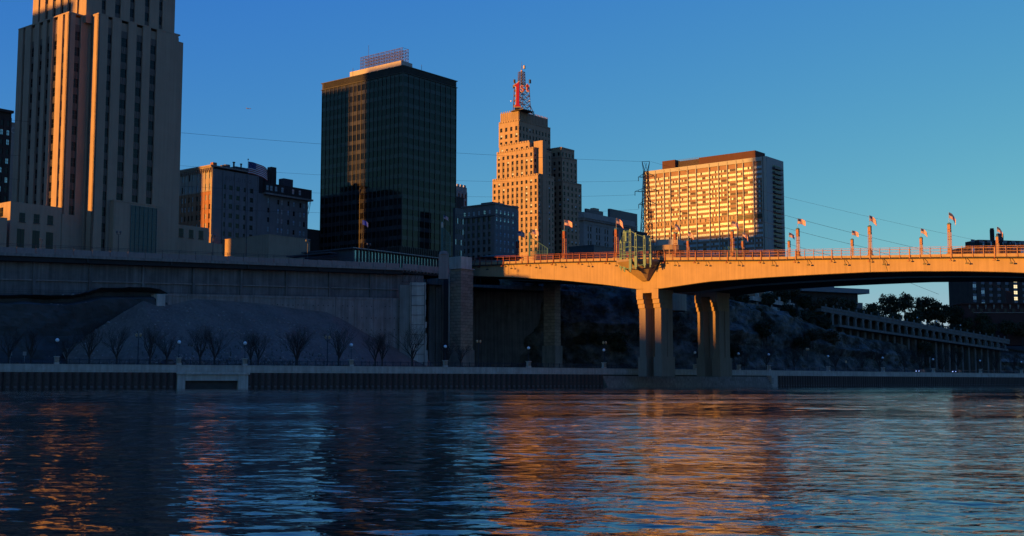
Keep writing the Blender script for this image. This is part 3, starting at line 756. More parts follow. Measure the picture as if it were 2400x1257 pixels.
def sweep(name, matn, parent, t0, t1, w0, w1, fz0, fz1, step=4.0, kind=None):
    mb = MB(); n = max(1, int(math.ceil((t1 - t0) / step)))
    for i in range(n):
        a = lerp(t0, t1, i / n); b = lerp(t0, t1, (i + 1) / n)
        la, lb, ha, hb = fz0(a), fz0(b), fz1(a), fz1(b)
        mb.face([(a, w0, la), (b, w0, lb), (b, w0, hb), (a, w0, ha)]); mb.face([(b, w1, lb), (a, w1, la), (a, w1, ha), (b, w1, hb)])
        mb.face([(a, w0, ha), (b, w0, hb), (b, w1, hb), (a, w1, ha)]); mb.face([(a, w1, la), (b, w1, lb), (b, w0, lb), (a, w0, la)])
        if i == 0: mb.face([(a, w1, la), (a, w0, la), (a, w0, ha), (a, w1, ha)])
        if i == n - 1: mb.face([(b, w0, lb), (b, w1, lb), (b, w1, hb), (b, w0, hb)])
    me_ = mb.mesh(name, matn); o = place(name, me_, parent, kind=kind); return o
BT0, BT1 = -6.0, 300.0; DW = 16.8
def make_bridge(label, loc, near):
    b = thing('river_bridge', label, 'bridge', loc, BROT, 'pair of arched box-girder road bridges')
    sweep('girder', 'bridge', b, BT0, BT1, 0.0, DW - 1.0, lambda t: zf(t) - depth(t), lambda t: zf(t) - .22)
    sweep('girder_base', 'soffit', b, BT0, BT1, .25, DW - 1.2, lambda t: zf(t) - depth(t) - .12, lambda t: zf(t) - depth(t))  # thin dark sheet under the girder, underside shade in its colour
    sweep('deck', 'soffit', b, BT0, BT1, -.55, DW, lambda t: zf(t) - .22, lambda t: zf(t) + .14)  # dark edge carries the thin shadow under the parapet as colour
    sweep('parapet', 'bridge', b, BT0, BT1, -.45, -.12, lambda t: zf(t) + .14, lambda t: ztop(t))
    sweep('parapet', 'bridge', b, BT0, BT1, DW - .4, DW - .05, lambda t: zf(t) + .14, lambda t: ztop(t))
    jm = MB(); tj = 3.0
    while tj < 280:
        jm.box(tj - .02, tj + .02, -.006, .01, zf(tj) - depth(tj) + .05, zf(tj) - .25); tj += 4.85
    if near: jm.build('form_joint', 'pierstone', b)
    # railing
    P = 9.7 / 4; ph = bt_of(1240.5, 620) % P
    hr = [1.72, 1.32, .62]
    for j, hh in enumerate(hr):
        sweep('rail', 'red', b, BT0, BT1, -.36, -.36 + (.10 if j == 1 else .06), lambda t: ztop(t) + hh - .05, lambda t: ztop(t) + hh + (.07 if j == 1 else .03))
    t = BT0 + 1; t += (ph - t) % P; k = 0; t00 = bt_of(1240.5, 620); bal = MB()
    pm_ = MB().box(-.07, .07, -.62, -.46, -.55, 1.32).box(-.04, .04, -.55, -.45, 1.3, 1.75).box(-.11, .11, -.68, -.5, -.75, -.45).mesh('rail_post', 'red')
    pb = MB().box(-.14, .14, -.72, -.46, -.9, 1.35).bar((0, -.6, 1.35), (0, -.55, 1.75), .1).bar((0, -.66, -.8), (0, -1.25, -1.35), .10).box(-.28, .28, -1.55, -1.05, -1.62, -1.38).mesh('light_bracket', ['red'])
    pc = MB().bar((-.35, -.55, -.95), (.05, -1.0, -1.5), .09).bar((.05, -1.0, -1.5), (.25, -1.25, -2.15), .09).box(0, .62, -1.5, -1.05, -2.45, -2.15).mesh('floodlight', ['black'])
    while t < BT1 - 2:
        q = int(round((t - t00) / P))
        if q % 4 == 0: place('light_bracket', pb, b, (t, 0, ztop(t)))
        else: place('rail_post', pm_, b, (t, 0, ztop(t)))
        if q % 4 == 1 and near and t > 4: place('floodlight', pc, b, (t + 1.0, 0, ztop(t)))
        if t > 20:
            m_ = 8
            for i in range(1, m_):
                x = t + P * i / m_; bal.bar((x, -.34, ztop(x)), (x, -.34, ztop(x) + 1.3), .03)
        t += P
    bal.build('baluster_run', 'red', b, kind='stuff')
    # piers
    for tp in ((TP, 290 - TP) if near else (TP + 4.8, 290 - TP)):
        zg = 5.0 if tp < 100 else 1.0; zb = zf(tp) - depth(tp)
        for s_ in (-1, 1):
            c = tp + s_ * 2.55; mb = MB()
            mb.box(c - 1.02, c + 1.02, 1.25, 3.6, zg, zb - 5.2)
            mb.box(c - 1.02, c + 1.02, 4.4, 6.9, zg, zb - 5.2)
            mb.box(c - .9, c + .86, 3.6, 4.4, zg, zb - 5.2)
            mb.build('pier_leg', 'pierstone', b)
            for k2, (o, za, zz) in enumerate(((.82, 5.2, 4.05), (.42, 4.0, 2.85), (.0, 2.8, -.02))):
                MB().box(c - 1.08 - .0, c + 1.04, o, 6.92, zb - za, zb - zz).build('pier_capital', 'bridge', b)
            MB().box(c - 1.35, c + 1.35, .95, 7.2, zg - 2, zg + 3.3).build('pier_base', 'pierstone', b)
        MB().box(tp - 3.6, tp + 3.6, .01, 7.4, zb - 1.1, zb + .02).build('pier_head', 'bridge', b)
    return b
B1 = make_bridge('nearer sunlit orange box-girder bridge crossing the river', (BP0.x, BP0.y, 0), True)
W2 = 22.0
p2 = BP0 + BNIN * W2
B2 = make_bridge('farther twin bridge seen behind and under the sunlit one', (p2.x, p2.y, 0), False)

# overlook bracket under the green frame: inverted pyramid growing out of the girder
OV = thing('bridge_overlook', 'triangular overlook bracket jutting from the sunlit bridge above its pier', 'overlook', (BP0.x, BP0.y, 0), BROT)
ta, tb = bt_of(1462, 625), bt_of(1548, 615); tm = bt_of(1514, 655); zo = ztop(tm) - .3
zl = zat(620, bY(tm)) ; za = zat(660, bY(tm))
plan = [(ta, -.56), (ta + 1.6, -5.6), (ta + 4.2, -7.2), (tb - 3.8, -6.6), (tb - 1.0, -3.2), (tb, -.56)]
# platform
MB().prism(plan, zf(tm) - .55, zf(tm) + .05).build('platform', 'pierstone', OV)
mb = MB(); bot = [(tm - 1.0, -.06, za), (tm + .9, -.06, za)]
top = [(x, y, zf(tm) - .56) for x, y in plan]
apexL = (tm - .9, -.06, za); apexR = (tm + .9, -.06, za); apf = (tm - .9, -.9, za + .15); apg = (tm + .9, -.9, za + .15)
mb.face([top[0], top[1], apf, apexL]); mb.face([top[1], top[2], apf]); mb.face([top[2], top[3], apg, apf]); mb.face([top[3], top[4], apg]); mb.face([top[4], top[5], apexR, apg]); mb.face([apexL, apf, apg, apexR])
mb.build('bracket_body', 'bridge', OV)
mb = MB()
for k in range(5):
    x = ta + 1.2 + k * 1.9
    mb.bar((x, -1.0, zf(tm) - .7), (tm - .6 + k * .3, -1.0, za + 1.2), .22)
mb.build('bracket_rib', 'soffit', OV)
mb = MB()
for (xa, ya), (xb2, yb) in zip(plan[:-1], plan[1:]):
    for hh in (.5, 1.3): mb.bar((xa, ya, zf(tm) + hh), (xb2, yb, zf(tm) + hh), .07)
mb.build('rail', 'green', OV)
mb = MB(); 
for f in (.0, .35, .7, 1.0):
    mb.bar((tb + .1 - f * 3.3, -.9, zf(tm) - .9 - f * 2.6), (tb - .5 - f * 3.3, -1.4, zf(tm) - 1.4 - f * 2.6), .22)
    mb.bar((tb - .4 - f * 3.3, -.5, zf(tm) - .7 - f * 2.6), (tb - .6 - f * 3.3, -1.5, zf(tm) - 1.5 - f * 2.6), .12)
mb.bar((tb, -1.1, zf(tm) - .9), (tb - 3.6, -1.1, zf(tm) - 3.8), .14)
mb.build('access_ladder', 'black', OV)
# green frame standing round the overlook
GF = thing('green_lattice_screen', 'large sage green steel lattice frame round the bridge overlook', 'steel frame', (BP0.x, BP0.y, 0), BROT)
def wp(px, py, W): t = bt_of(px, py, W); return t, W
posts = [(1455.5, 563, 632, -.9), (1463.5, 540, 636, -5.0), (1477.5, 537, 636, -7.0), (1490.5, 546, 630, -6.6), (1511, 552, 626, -5.6), (1524, 558, 625, -4.4)]
pp = []
for px, ya, yb, W in posts:
    t, _ = wp(px, 600, W); Yp = bY(t, W); za_, zb_ = zat(ya, Yp), zat(yb, Yp); pp.append((t, W, za_, zb_))
    mb = MB()
    for o in (-.26, .26): mb.bar((t + o, W, zb_ + .6), (t + o, W, za_ - .5), .17, .3)
    mb.box(t - .42, t + .42, W - .16, W + .16, zb_ + .4, zb_ + 3.4)
    z = zb_ + 5.6
    while z < za_ - .4: mb.box(t - .3, t + .3, W - .1, W + .1, z, z + .22); z += 2.1
    mb.box(t - .22, t + .22, W - .14, W + .14, za_ - .9, za_); mb.box(t - .18, t + .18, W - .1, W + .1, zb_ - .2, zb_ + .45)
    mb.build('frame_post', 'green', GF)
for (ta_, Wa, zaa, zba), (tb_, Wb, zab, zbb) in zip(pp[:-1], pp[1:]):
    mb = MB()
    mb.bar((ta_, Wa, zaa - .4), (tb_, Wb, zab - .4), .16); mb.bar((ta_, Wa, zba + .7), (tb_, Wb, zbb + .7), .2)
    mb.bar((ta_, Wa, zba + 4.6), (tb_, Wb, zbb + 4.6), .14); mb.bar((ta_, Wa, (zaa + zba) / 2 + 1), (tb_, Wb, (zab + zbb) / 2 + 1), .12)
    mb.build('frame_rail', 'green', GF)
mb = MB(); (t1_, W1, z1_, b1_), (t2_, W2_, z2_, b2_) = pp[1], pp[2]
for k in range(5):
    z = lerp(b1_ + 5, z1_ - .8, k / 4); mb.bar((t1_, W1, z), (t2_, W2_, z), .11)
mb.bar((t1_ + 1, W1 - .7, z1_ - 3.2), (t1_ + 1, W1 - .7, z1_ - .6), .5, .12)
mb.build('ladder_rung', 'green', GF)

# red lamp towers with flags along both bridges
def tower_proto(name, h, nb):
    t = thing(name, '', 'lamp tower'); s_ = .43
    MB().lathe([(1.45, -.9), (1.45, .1), (1.25, .35), (.8, .8)], 8).build('pedestal', 'bridge', t)
    mb = MB()
    for sx in (-1, 1):
        for sy in (-1, 1): mb.bar((sx * s_ * .8, sy * s_ * .8, .75), (sx * s_ * .72, sy * s_ * .72, h - .3), .13)
    for z in (h * .52, h * .6): mb.box(-s_ * .85, s_ * .85, -s_ * .85, s_ * .85, z, z + .09)
    mb.build('tower_leg', 'red', t)
    MB().box(-s_, s_, -s_, s_, .7, 1.9).build('base_panel', 'red', t)
    MB().box(-s_ * .85, s_ * .85, -s_ * .85, s_ * .85, h - 1.4, h - .2).box(-s_ * .8, s_ * .8, -s_ * .8, s_ * .8, h - 2.1, h - 1.5).build('lamp_housing', 'red', t)
    MB().lathe([(.6, h - .2), (.56, h), (.4, h + .16), (.1, h + .3)], 8).build('cap', 'green', t)
    MB().lathe([(.1, 1.9), (.1, h - 2.1)], 6).build('lamp_tube', 'framew', t)
    MB().tube((0, 0, h + .2), (0, 0, h + 2.9), .05, .03, 6).build('flagpole', 'framew', t)
    return t
def flag_mesh(L_, H_, droop, seed, stars=True, mats=('fred', 'fwhite', 'fblue')):
    mb = MB(); nx = 20; r_ = random.Random(seed); ph = r_.uniform(0, 6)
    def P(u, v, off=0.0):
        x = L_ * u * (1 - droop * .28 * u); zz = -H_ * (1 - v) - droop * L_ * .62 * u * u * (1.0 if v < .99 else 1.0) - droop * .25 * L_ * u
        y = .11 * L_ * u * math.sin(6.5 * u + ph + 1.2 * v) + off
        return (x, y, zz + .03 * L_ * math.sin(8 * u + ph) * u)
    for i in range(nx):
        for j in range(13):
            u0, u1 = i / nx, (i + 1) / nx; v0, v1 = 1 - j / 13, 1 - (j + 1) / 13
            m = 2 if (i < nx * .4 and j < 7) else (0 if j % 2 == 0 else 1)
            mb.face([P(u0, v0), P(u1, v0), P(u1, v1), P(u0, v1)], m)
    if stars:
        for a in range(9):
            for b_ in range(6 if a % 2 == 0 else 5):
                u = .4 * (b_ + (.5 if a % 2 == 0 else 1.0)) / 6; v = 1 - (7 / 13) * (a + .5) / 9; e = .012; w_ = e * H_ / L_
                for off in (-.012, .012):
                    mb.face([P(u - w_, v, off), P(u, v + e, off), P(u + w_, v, off), P(u, v - e, off)], 1)
    return mb.mesh('flag', list(mats))
fm = [flag_mesh(2.3, 1.45, d, 5 + k) for k, d in enumerate((.35, .75, .95, .55))]
tp1 = tower_proto('red_lamp_tower', 8.2, 4)
NEARP = [(1323, 539, 'beside the stone building'), (1445, 535, 'left of the green frame'), (1583, 545, 'above the round sunlit building'), (1717, 540, 'in front of the big hotel'), (1871, 535, 'just right of the big hotel'), (2040, 529, 'against open sky in the middle of the span'), (2227, 523, 'near the right edge')]
FARP = [(1213, 548, 'at the shaded end of the bridge'), (1613, 562, 'low in front of the hotel'), (1741, 563, 'before the dark hotel corner'), (1850, 564, 'just left of a taller tower'), (1998, 560, 'against open sky'), (2160, 556, 'against open sky near the right'), (2339, 556, 'in front of the far dark building')]
first = True
def put_tower(px, top, W, lab, grp):
    global first
    t = bt_of(px, 600, W); p = BP0 + BD * t + BNIN * W; zb = ztop(t) - .35; h = zat(top, p.y) - zb; s_ = max(.8, min(1.15, h / 8.4))
    if first: tp1.location = (p.x, p.y, zb); tp1.rotation_euler = (0, 0, BROT); tp1.scale = (s_,) * 3; tp1['label'] = lab; tp1['group'] = grp; first = False
    else: dup(tp1, (p.x, p.y, zb), BROT, lab, grp, scale=s_)
    return p, zb + s_ * 11.1, s_
k = 0
for px, top, wh in NEARP:
    p, zt_, s_ = put_tower(px, top, 1.7, 'tall red lattice lamp tower %s' % wh, 'red lamp towers on the nearer bridge')
    f = place('flag', fm[k % 4], None, (p.x + .05, p.y, zt_), rnd.uniform(-.25, .15)); tag(f, 'small flag on the tall red tower %s' % wh, 'flag', 'national flags on the bridge lamp towers'); k += 1
    f.scale = (s_,) * 3
for px, top, wh in FARP:
    p, zt_, s_ = put_tower(px, top, W2 + 1.5, 'shorter red lamp tower on the farther bridge %s' % wh, 'red lamp towers on the farther bridge')
    f = place('flag', fm[(k + 1) % 4], None, (p.x + .05, p.y, zt_), rnd.uniform(-.25, .15)); tag(f, 'small flag on the shorter red tower %s' % wh, 'flag', 'national flags on the bridge lamp towers'); k += 1
    f.scale = (s_,) * 3

# sloping green frames (fans) beside the bridge ends
def fan(name, lab, px0, px1, yt, ys, yb, Y, matn, matp):
    a = at(px0, yb, Y); e = thing(name, lab, 'steel frame', (a.x, a.y, a.z)); s_ = Y / F; wdt = (px1 - px0) * s_; H1 = (yb - yt) * s_; H2 = (yb - ys) * s_; H0 = (yb - lerp(yt, ys, .28)) * s_
    MB().box(-.28, .28, -.28, .28, 0, H1 * .82).build('mast', matn, e)
    MB().lathe([(.3, H1 * .82), (.34, H1 * .86), (.3, H1 * .95), (.06, H1)], 8).build('finial', matp, e)
    mb = MB()
    n = 7
    for k in range(1, n + 1):
        x = wdt * k / n; mb.bar((x, 0, 0), (x, 0, lerp(H0, H2, k / n)), .11 if k < n else .3)
    mb.build('fan_bar', matn, e)
    mb = MB(); mb.bar((0, 0, H0), (wdt, 0, H2), .17)
    for f in (.12, .35, .6): mb.bar((0, 0, H2 * f * 1.1), (wdt, 0, H2 * f * 1.1), .1)
    mb.build('fan_rail', matn, e); return e
fan('green_steel_fan', 'sloping sage green steel fan screen beside the sunlit tower base', 1241, 1283, 543, 582, 601, 352, 'green', 'green')
fan('green_steel_fan', 'sloping teal steel fan screen on the concrete pedestal left of the bridge', 1036, 1055, 519, 552, 600, 354.5, 'teal', 'signcream')
fan('green_steel_fan', 'small sage green steel screen on the bridge in front of the hotel', 1699, 1728, 574, 584, 603, 330, 'green', 'green')
p = at(1040, 505, 354.5); f = place('flag', fm[3], None, tuple(p), -.1); tag(f, 'small national flag above the teal fan screen on the concrete pedestal', 'flag'); f.scale = (.75,) * 3
mb = MB().tube((p.x - .03, p.y, p.z - 1.6), (p.x - .03, p.y, p.z + .1), .05, .04, 6); t = mb.build('flagpole', 'framew'); tag(t, 'thin pale flagpole rising from the teal fan screen', 'flagpole')
p = at(1247, 538, 352); f = place('flag', fm[0], None, tuple(p), .05); tag(f, 'small national flag above the sage green fan screen', 'flag'); f.scale = (.9,) * 3
mb = MB().tube((p.x - .03, p.y, p.z - 1.6), (p.x - .03, p.y, p.z + .1), .05, .04, 6); t = mb.build('flagpole', 'framew'); tag(t, 'thin pale flagpole rising from the sage green fan screen', 'flagpole')

# ---------------------------------------------------------------- stone abutment towers and buttresses at the bridge's left end
AY = 359.0; c = at(1080, 720, AY); ST = thing('stone_abutment', 'tall buff stone-block abutment tower at the left end of the bridge', 'abutment', (c.x, c.y, 0), GROT)
def exf(px, d, py=720): return ext((c.x, c.y), d, px, py)
LL = exf(1055, D1); RR = exf(1109, D2); zt_ = zat(628, AY); zp = zat(820, AY)
MB().box(.1, RR - .1, .1, LL - .1, 4, zt_).build('core', 'mortar', ST)
MB().box(-.35, RR + .35, -.35, LL + .35, 4, zp).build('plinth', 'conc', ST)
def blocks(parent, RR, LL, z0, z1, bh, bw, faces=('R', 'L')):
    n = int((z1 - z0) / bh); bh = (z1 - z0) / n; cache = {}
    for j in range(n):
        for face in faces:
            W_ = RR if face == 'R' else LL; off = -bw / 2 * (j % 2); x = off
            while x < W_ - .01:
                a = max(0, x); b = min(W_, x + bw)
                if b - a > .15:
                    key = (face, round(b - a, 3))
                    if key not in cache:
                        m_ = MB(); g = .035
                        if face == 'R': m_.box(g, b - a - g, 0, .12, g, bh - g)
                        else: m_.box(0, .12, g, b - a - g, g, bh - g)
                        cache[key] = m_.mesh('stone_block', 'stone')
                    pr = rnd.uniform(-.03, .02)
                    place('stone_block', cache[key], parent, (a, pr, z0 + j * bh) if face == 'R' else (pr, a, z0 + j * bh))
                x += bw
blocks(ST, RR, LL, zp, zt_, .92, 2.2)
MB().box(-.25, RR - 1.0, -.25, LL + .3, zt_, zat(601, AY)).build('cap_block', 'wall_cap', ST)
MB().box(-.4, RR + .2, -.4, LL + .45, zt_ - .25, zt_ + .0).build('string_course', 'wall_cap', ST)
MB().bar((-.1, LL + .35, 6), (-.1, LL + .35, zt_ - .3), .35).build('drain_pipe', 'wall_cap', ST)
# second, mostly hidden tower under the bridge
c2 = at(1300, 750, 386); S2 = thing('stone_abutment', 'dim stone tower standing in shade under the bridge, right of the first', 'abutment', (c2.x, c2.y, 0), GROT)
L2_ = ext((c2.x, c2.y), D1, 1274, 750); R2_ = ext((c2.x, c2.y), D2, 1314, 750)
MB().box(.1, R2_ - .1, .1, L2_ - .1, 4, zat(640, 372)).build('core', 'mortar', S2)
MB().box(-.4, R2_ + .4, -.4, L2_ + .4, 4, zat(807, 372)).build('plinth', 'conc', S2)
blocks(S2, R2_, L2_, zat(807, 372), zat(640, 372), 1.05, 2.6)
# concrete back wall under the bridge
mb = MB(); a = at(1110, 800, 392); b = at(1280, 800, 398)
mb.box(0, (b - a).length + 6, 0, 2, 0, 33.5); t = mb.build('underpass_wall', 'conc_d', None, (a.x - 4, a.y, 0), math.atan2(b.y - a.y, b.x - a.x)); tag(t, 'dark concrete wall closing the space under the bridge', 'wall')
mb = MB(); a = at(1262, 800, 380); MB
# approach: concrete buttress wall with ribs between street and abutment
bw0 = at(1003, 730, 368); BW = thing('buttress_wall', 'tall ribbed grey concrete wall left of the stone abutment', 'retaining wall', (bw0.x, bw0.y, 0), math.radians(8))
ww = (1058 - 1003) * 368 / F
MB().box(0, ww, 0, 3, 4, zat(627, 368)).build('wall', 'conc', BW)
for q in (0.05, .33, .58): MB().box(ww * q, ww * q + .55, -.8, 0, 4, zat(632, 368)).build('rib', 'conc', BW)
MB().box(ww * .66, ww * .95, -.05, 0, 6, zat(650, 368)).build('recess_panel', 'slate', BW)
# the approach deck that swings round to the abutment
A = Vector((VB.x, VB.y, 2.75)); Bq = at(1052, 612, 358); d = Vector((Bq.x - A.x, Bq.y - A.y, 0)); AR = thing('approach_deck', 'short shaded street deck swinging from the cliff-top street to the abutment', 'viaduct', (A.x, A.y, A.z), math.atan2(d.y, d.x)); ln = d.length
MB().box(0, ln, -.5, 14, 30.9, 31.5).build('deck_slab', 'conc', AR)
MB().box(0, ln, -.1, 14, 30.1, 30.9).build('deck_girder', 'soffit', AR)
for k in range(3): MB().box(ln * k / 3 + .05, ln * (k + 1) / 3 - .05, -.35, -.1, 31.52, 32.85).build('barrier_panel', 'barrier', AR)
mb = MB()
for z in (33.2, 33.55): mb.bar((0, -.2, z), (ln, -.2, z), .07)
mb.build('railing', 'navy', AR)
for k in range(14): MB().box(ln * k / 14 + .1, ln * k / 14 + .4, -.45, -.1, 30.55, 30.88).build('corbel', 'conc', AR)
p = at(1040, 600, 355); PD = thing('concrete_pedestal', 'round-topped concrete pedestal carrying the teal fan screen', 'pedestal', (p.x, p.y, 0))
MB().box(-1.45, 1.45, -1, 1, 32, zat(597, 355)).build('block', 'barrier', PD)
MB().lathe([(1.45, zat(597, 355)), (1.3, zat(592, 355)), (.9, zat(589, 355)), (.01, zat(588, 355))], 12).build('domed_top', 'barrier', PD, smooth=True)
# broken, sheeted pier end with rungs
q0 = at(962, 740, 338); BP = thing('sheeted_pier', 'pale broken concrete pier end with ladder-like steel rungs', 'pier', (q0.x, q0.y, 0), math.radians(10))
wq = (998 - 962) * 338 / F; zq = zat(662, 338)
from mathutils import noise as _nz
mb = MB()
rows = 16
for j in range(rows):
    za_, zb_ = 4 + (zq - 4) * j / rows, 4 + (zq - 4) * (j + 1) / rows; e = _nz.noise(Vector((j * .8, 1, 2))) * .5
    mb.box(0, wq + e + max(0, (rows * .55 - j) * .08), e * .3, 3.2, za_, zb_)
mb.build('pier_stub', 'wall_cap', BP)
for j in range(9):
    z = 6.5 + (zq - 7.5) * j / 8; MB().bar((.2, -.3, z), (wq - .3, -.3, z + rnd.uniform(-.1, .1)), .1).build('rung', 'black', BP)
mb = MB(); mb.bar((.2, -.3, 5.5), (.2, -.3, zq), .12); mb.bar((wq - .4, -.3, 5.5), (wq - .4, -.3, zq - .4), .12); mb.build('ladder_stile', 'black', BP)
mb = MB().box(-3.0, .02, .6, 3.2, 4, zat(668, 338)); mb.build('side_wall', 'conc', BP)
mb = MB()
for x in (-2.4, -.6, 1.2): mb.bar((x, .4, zq), (x + .3, .4, 33.2), .14); mb.bar((x, .4, zq), (x + 2.0, .4, 33.2), .1)
mb.bar((-2.6, .4, zq + .1), (2.6, .4, zq + .1), .14)
mb.build('scaffold_brace', 'steel', BP)
# ================================================================ BUILDINGS
# ---- courthouse tower
CH = Bld('courthouse_tower', 'huge pale limestone art deco tower with dark window strips, cut off at the top left', 231.5, 33, 302.5)
yw = CH.L(210, 37)
RRc = CH.R(422, 90); RR2 = CH.R(431.5, 101)
xw = CH.R(162, 28, yw)             # negative: the left wing stands out
LWg = CH.L(43.5, 65, xw)
zt1 = CH.top; zs1 = CH.z(100, RR2, 0); zlow = CH.z(472, CH.R(25, 472, yw), yw)
def strips(b, face, plane, u0, u1, z0, z1, bands, depth=.55, fh=4.15, name='wall', matp='lime', style=('dark', 'dark_two', 'dark_two', 'dark', 'dark_two')):
    """full-height piers with recessed window strips; bands = [(centre, width)]"""
    mb = MB(); es = [u0] + [x for c, w_ in bands for x in (c - w_ / 2, c + w_ / 2)] + [u1]
    def bx(m_, a, bb, d, zz0, zz1, m=0):
        if face == 'R': m_.box(a, bb, plane - d, plane, zz0, zz1, m)
        else: m_.box(plane - d, plane, a, bb, zz0, zz1, m)
    for i in range(0, len(es), 2):
        if es[i + 1] > es[i]: bx(mb, es[i], es[i + 1], depth, z0, z1)
    b.part(name, mb, matp)
    n = int((z1 - z0 - 1.5) / fh)
    for c, w_ in bands:
        for j in range(n):
            za = z0 + .6 + fh * j
            b.window(face, plane, c, za, w_, fh * .56, style[rnd.randrange(len(style))])
            key = ('sp', face, round(w_, 2))
            def fn():
                m_ = MB(); bx2 = (-w_ / 2, w_ / 2)
                if face == 'R':
                    m_.box(bx2[0], bx2[1], -.16, 0, 0, fh * .44)
                    for q in (.2, .5, .8): m_.box(bx2[0] + w_ * q - .07, bx2[0] + w_ * q + .07, -.24, -.16, 0, fh * .44)
                else:
                    m_.box(-.16, 0, bx2[0], bx2[1], 0, fh * .44)
                    for q in (.2, .5, .8): m_.box(-.24, -.16, bx2[0] + w_ * q - .07, bx2[0] + w_ * q + .07, 0, fh * .44)
                return m_.mesh('spandrel', 'spand')
            me = b.wmesh(key, fn); zz = za + fh * .56
            place('spandrel', me, b.e, (c, plane, zz) if face == 'R' else (plane, c, zz))
# cores
mb = MB(); mb.box(.55, RRc, .55, yw + 14, 28, zt1 - .5); mb.box(xw + .55, .6, yw + .55, LWg - .3, 28, CH.z(30, xw, yw) - .5)
mb.box(RRc, RR2 - .3, .9, 20, 28, zs1)
CH.part('core', mb, 'lime')
ztw = CH.z(30, xw, yw)
rb = [(CH.R(px, 300), w_) for px, w_ in ((251, 1.3), (286, 2.1), (321.5, 1.95), (354.5, 1.95))]
strips(CH, 'R', .55, 0, RRc - .5, 31, zt1, rb)
strips(CH, 'R', .9, RRc - .45, RR2, 31, zs1, [(CH.R(390, 300, .9), 1.1)])
strips(CH, 'L', .55, 0, yw + .02, 31, zt1, [(CH.L(207, 300), 1.0)])
lb = [(CH.L(px, 300, xw), w_) for px, w_ in ((140.5, 1.05), (121, 2.0), (104, 1.7), (87, 1.85), (68, 1.9), (48, 1.1))]
strips(CH, 'L', xw + .55, yw, LWg, zlow - 4, ztw, lb)
strips(CH, 'R', yw + .55, xw, .5, 31, ztw, [(CH.R(175, 300, yw), 1.6)])
# upper tier, set back
ux = CH.R(201, 60, 3.2); ux2 = CH.R(409, 60, 3.2); ul = CH.L(75, 80, ux)
mb = MB(); mb.box(ux + .5, ux2, 3.7, ul - .2, zt1 - 2, 134); CH.part('upper_core', mb, 'lime')
ub = [(CH.R(px, 30, 3.2), w_) for px, w_ in ((243, 1.3), (276, 1.75), (310, 1.5), (345, 1.5), (377, 1.2))]
strips(CH, 'R', 3.7, ux, ux2, zt1 - 2, 134, ub)
ub2 = [(CH.L(px, 30, ux), w_) for px, w_ in ((183, .9), (162, 1.6), (145, 1.5), (127, 1.5), (109, 1.5), (92, .9))]
strips(CH, 'L', ux + .5, 3.2, ul, zt1 - 2, 134, ub2)
MB().box(ux - .05, ux2 + .05, 3.15, ul + .05, 134, 135).build('parapet', 'lime', CH.e)
MB().box(xw - .05, .5, yw - .05, LWg + .05, ztw, ztw + .35).build('parapet', 'lime', CH.e)
MB().box(-.05, RRc + .05, -.05, yw + 14, zt1, zt1 + .35).build('parapet', 'lime', CH.e)
# low wings
xl = CH.R(25, 480, yw)
CH.part('low_wing', MB().box(xl, xw + .02, yw + .02, yw + 14, 28, zlow), 'lime')
CH.part('low_wing', MB().box(xw + .02, .5, yw - .28, yw + .6, 28, zlow - 1.6), 'lime')
for px, py in ((52, 500), (86, 503), (118, 506)):
    u = CH.R(px, 510, yw); CH.window('R', yw + .02, u, CH.z(py + 20, u, yw), 1.5, 2.2, 'dark_two_sill')
for px, py in ((48, 537), (84, 541), (116, 545)):
    u = CH.R(px, 560, yw); CH.window('R', yw + .02, u, 31.6, 1.9, CH.z(py, u, yw) - 31.6, 'dark_two')
CH.window('L', xl, yw + 4.2, CH.z(505, xl, yw), 1.5, 2.3, 'dark_two')
x3 = CH.R(17, 515, yw - 2.2); CH.part('low_wing', MB().box(x3 - 18, x3, yw - 2.2, yw + 8, 28, CH.z(513, x3, yw)), 'lime')
yr = 5.5; xr0 = RR2 - 1.5; xr1 = CH.R(490, 545, yr); xr2 = CH.R(522, 575, yr)
CH.part('low_wing', MB().box(xr0, xr1, yr, yr + 10, 28, CH.z(523, RR2, yr)), 'lime')
CH.part('low_wing', MB().box(xr1, xr2, yr + .1, yr + 9, 28, CH.z(569, xr1, yr)), 'lime')
for px, py in ((424.5, 538), (448, 541), (471, 543)):
    u = CH.R(px, 548, yr); CH.window('R', yr, u, CH.z(py + 17, u, yr), 1.5, 2.3, 'dark_two_sill')
    CH.window('R', yr, u, 31.4, 1.6, 2.6, 'dark_two')
# projecting entrance block with its glazed bay
xe0, xe1 = CH.R(266, 520, -1.8), CH.R(374, 520, -1.8); ze = CH.z(471, xe0, -1.8)
CH.part('entrance_block', MB().box(xe0, xe1, -1.8, .1, 30, ze).box(xe0 - .1, xe1 + .1, -1.9, .1, ze, ze + .35), 'lime')
xg0, xg1 = CH.R(306, 540, -1.9), CH.R(366, 540, -1.9)
mb = MB()
for k in range(7):
    x = lerp(xg0, xg1, k / 6); mb.box(x - .07, x + .07, -2.12, -1.98, 31, ze - .5)
for k in range(9): z = lerp(31.2, ze - .7, k / 8); mb.box(xg0, xg1, -2.1, -1.99, z, z + .1)
CH.part('glazing_bar', mb, 'teal')
for k in range(6):
    a, b_ = lerp(xg0, xg1, k / 6), lerp(xg0, xg1, (k + 1) / 6); MB().box(a + .08, b_ - .08, -1.97, -1.85, 31.1, ze - .6).build('glass_panel', 'tealglass', CH.e)
mb = MB()
MB().box(CH.R(228, 560, 0) + .2, CH.R(240, 560, 0), -.3, .0, 30.5, 33).build('plinth_block', 'lime', CH.e)
CH.finish()

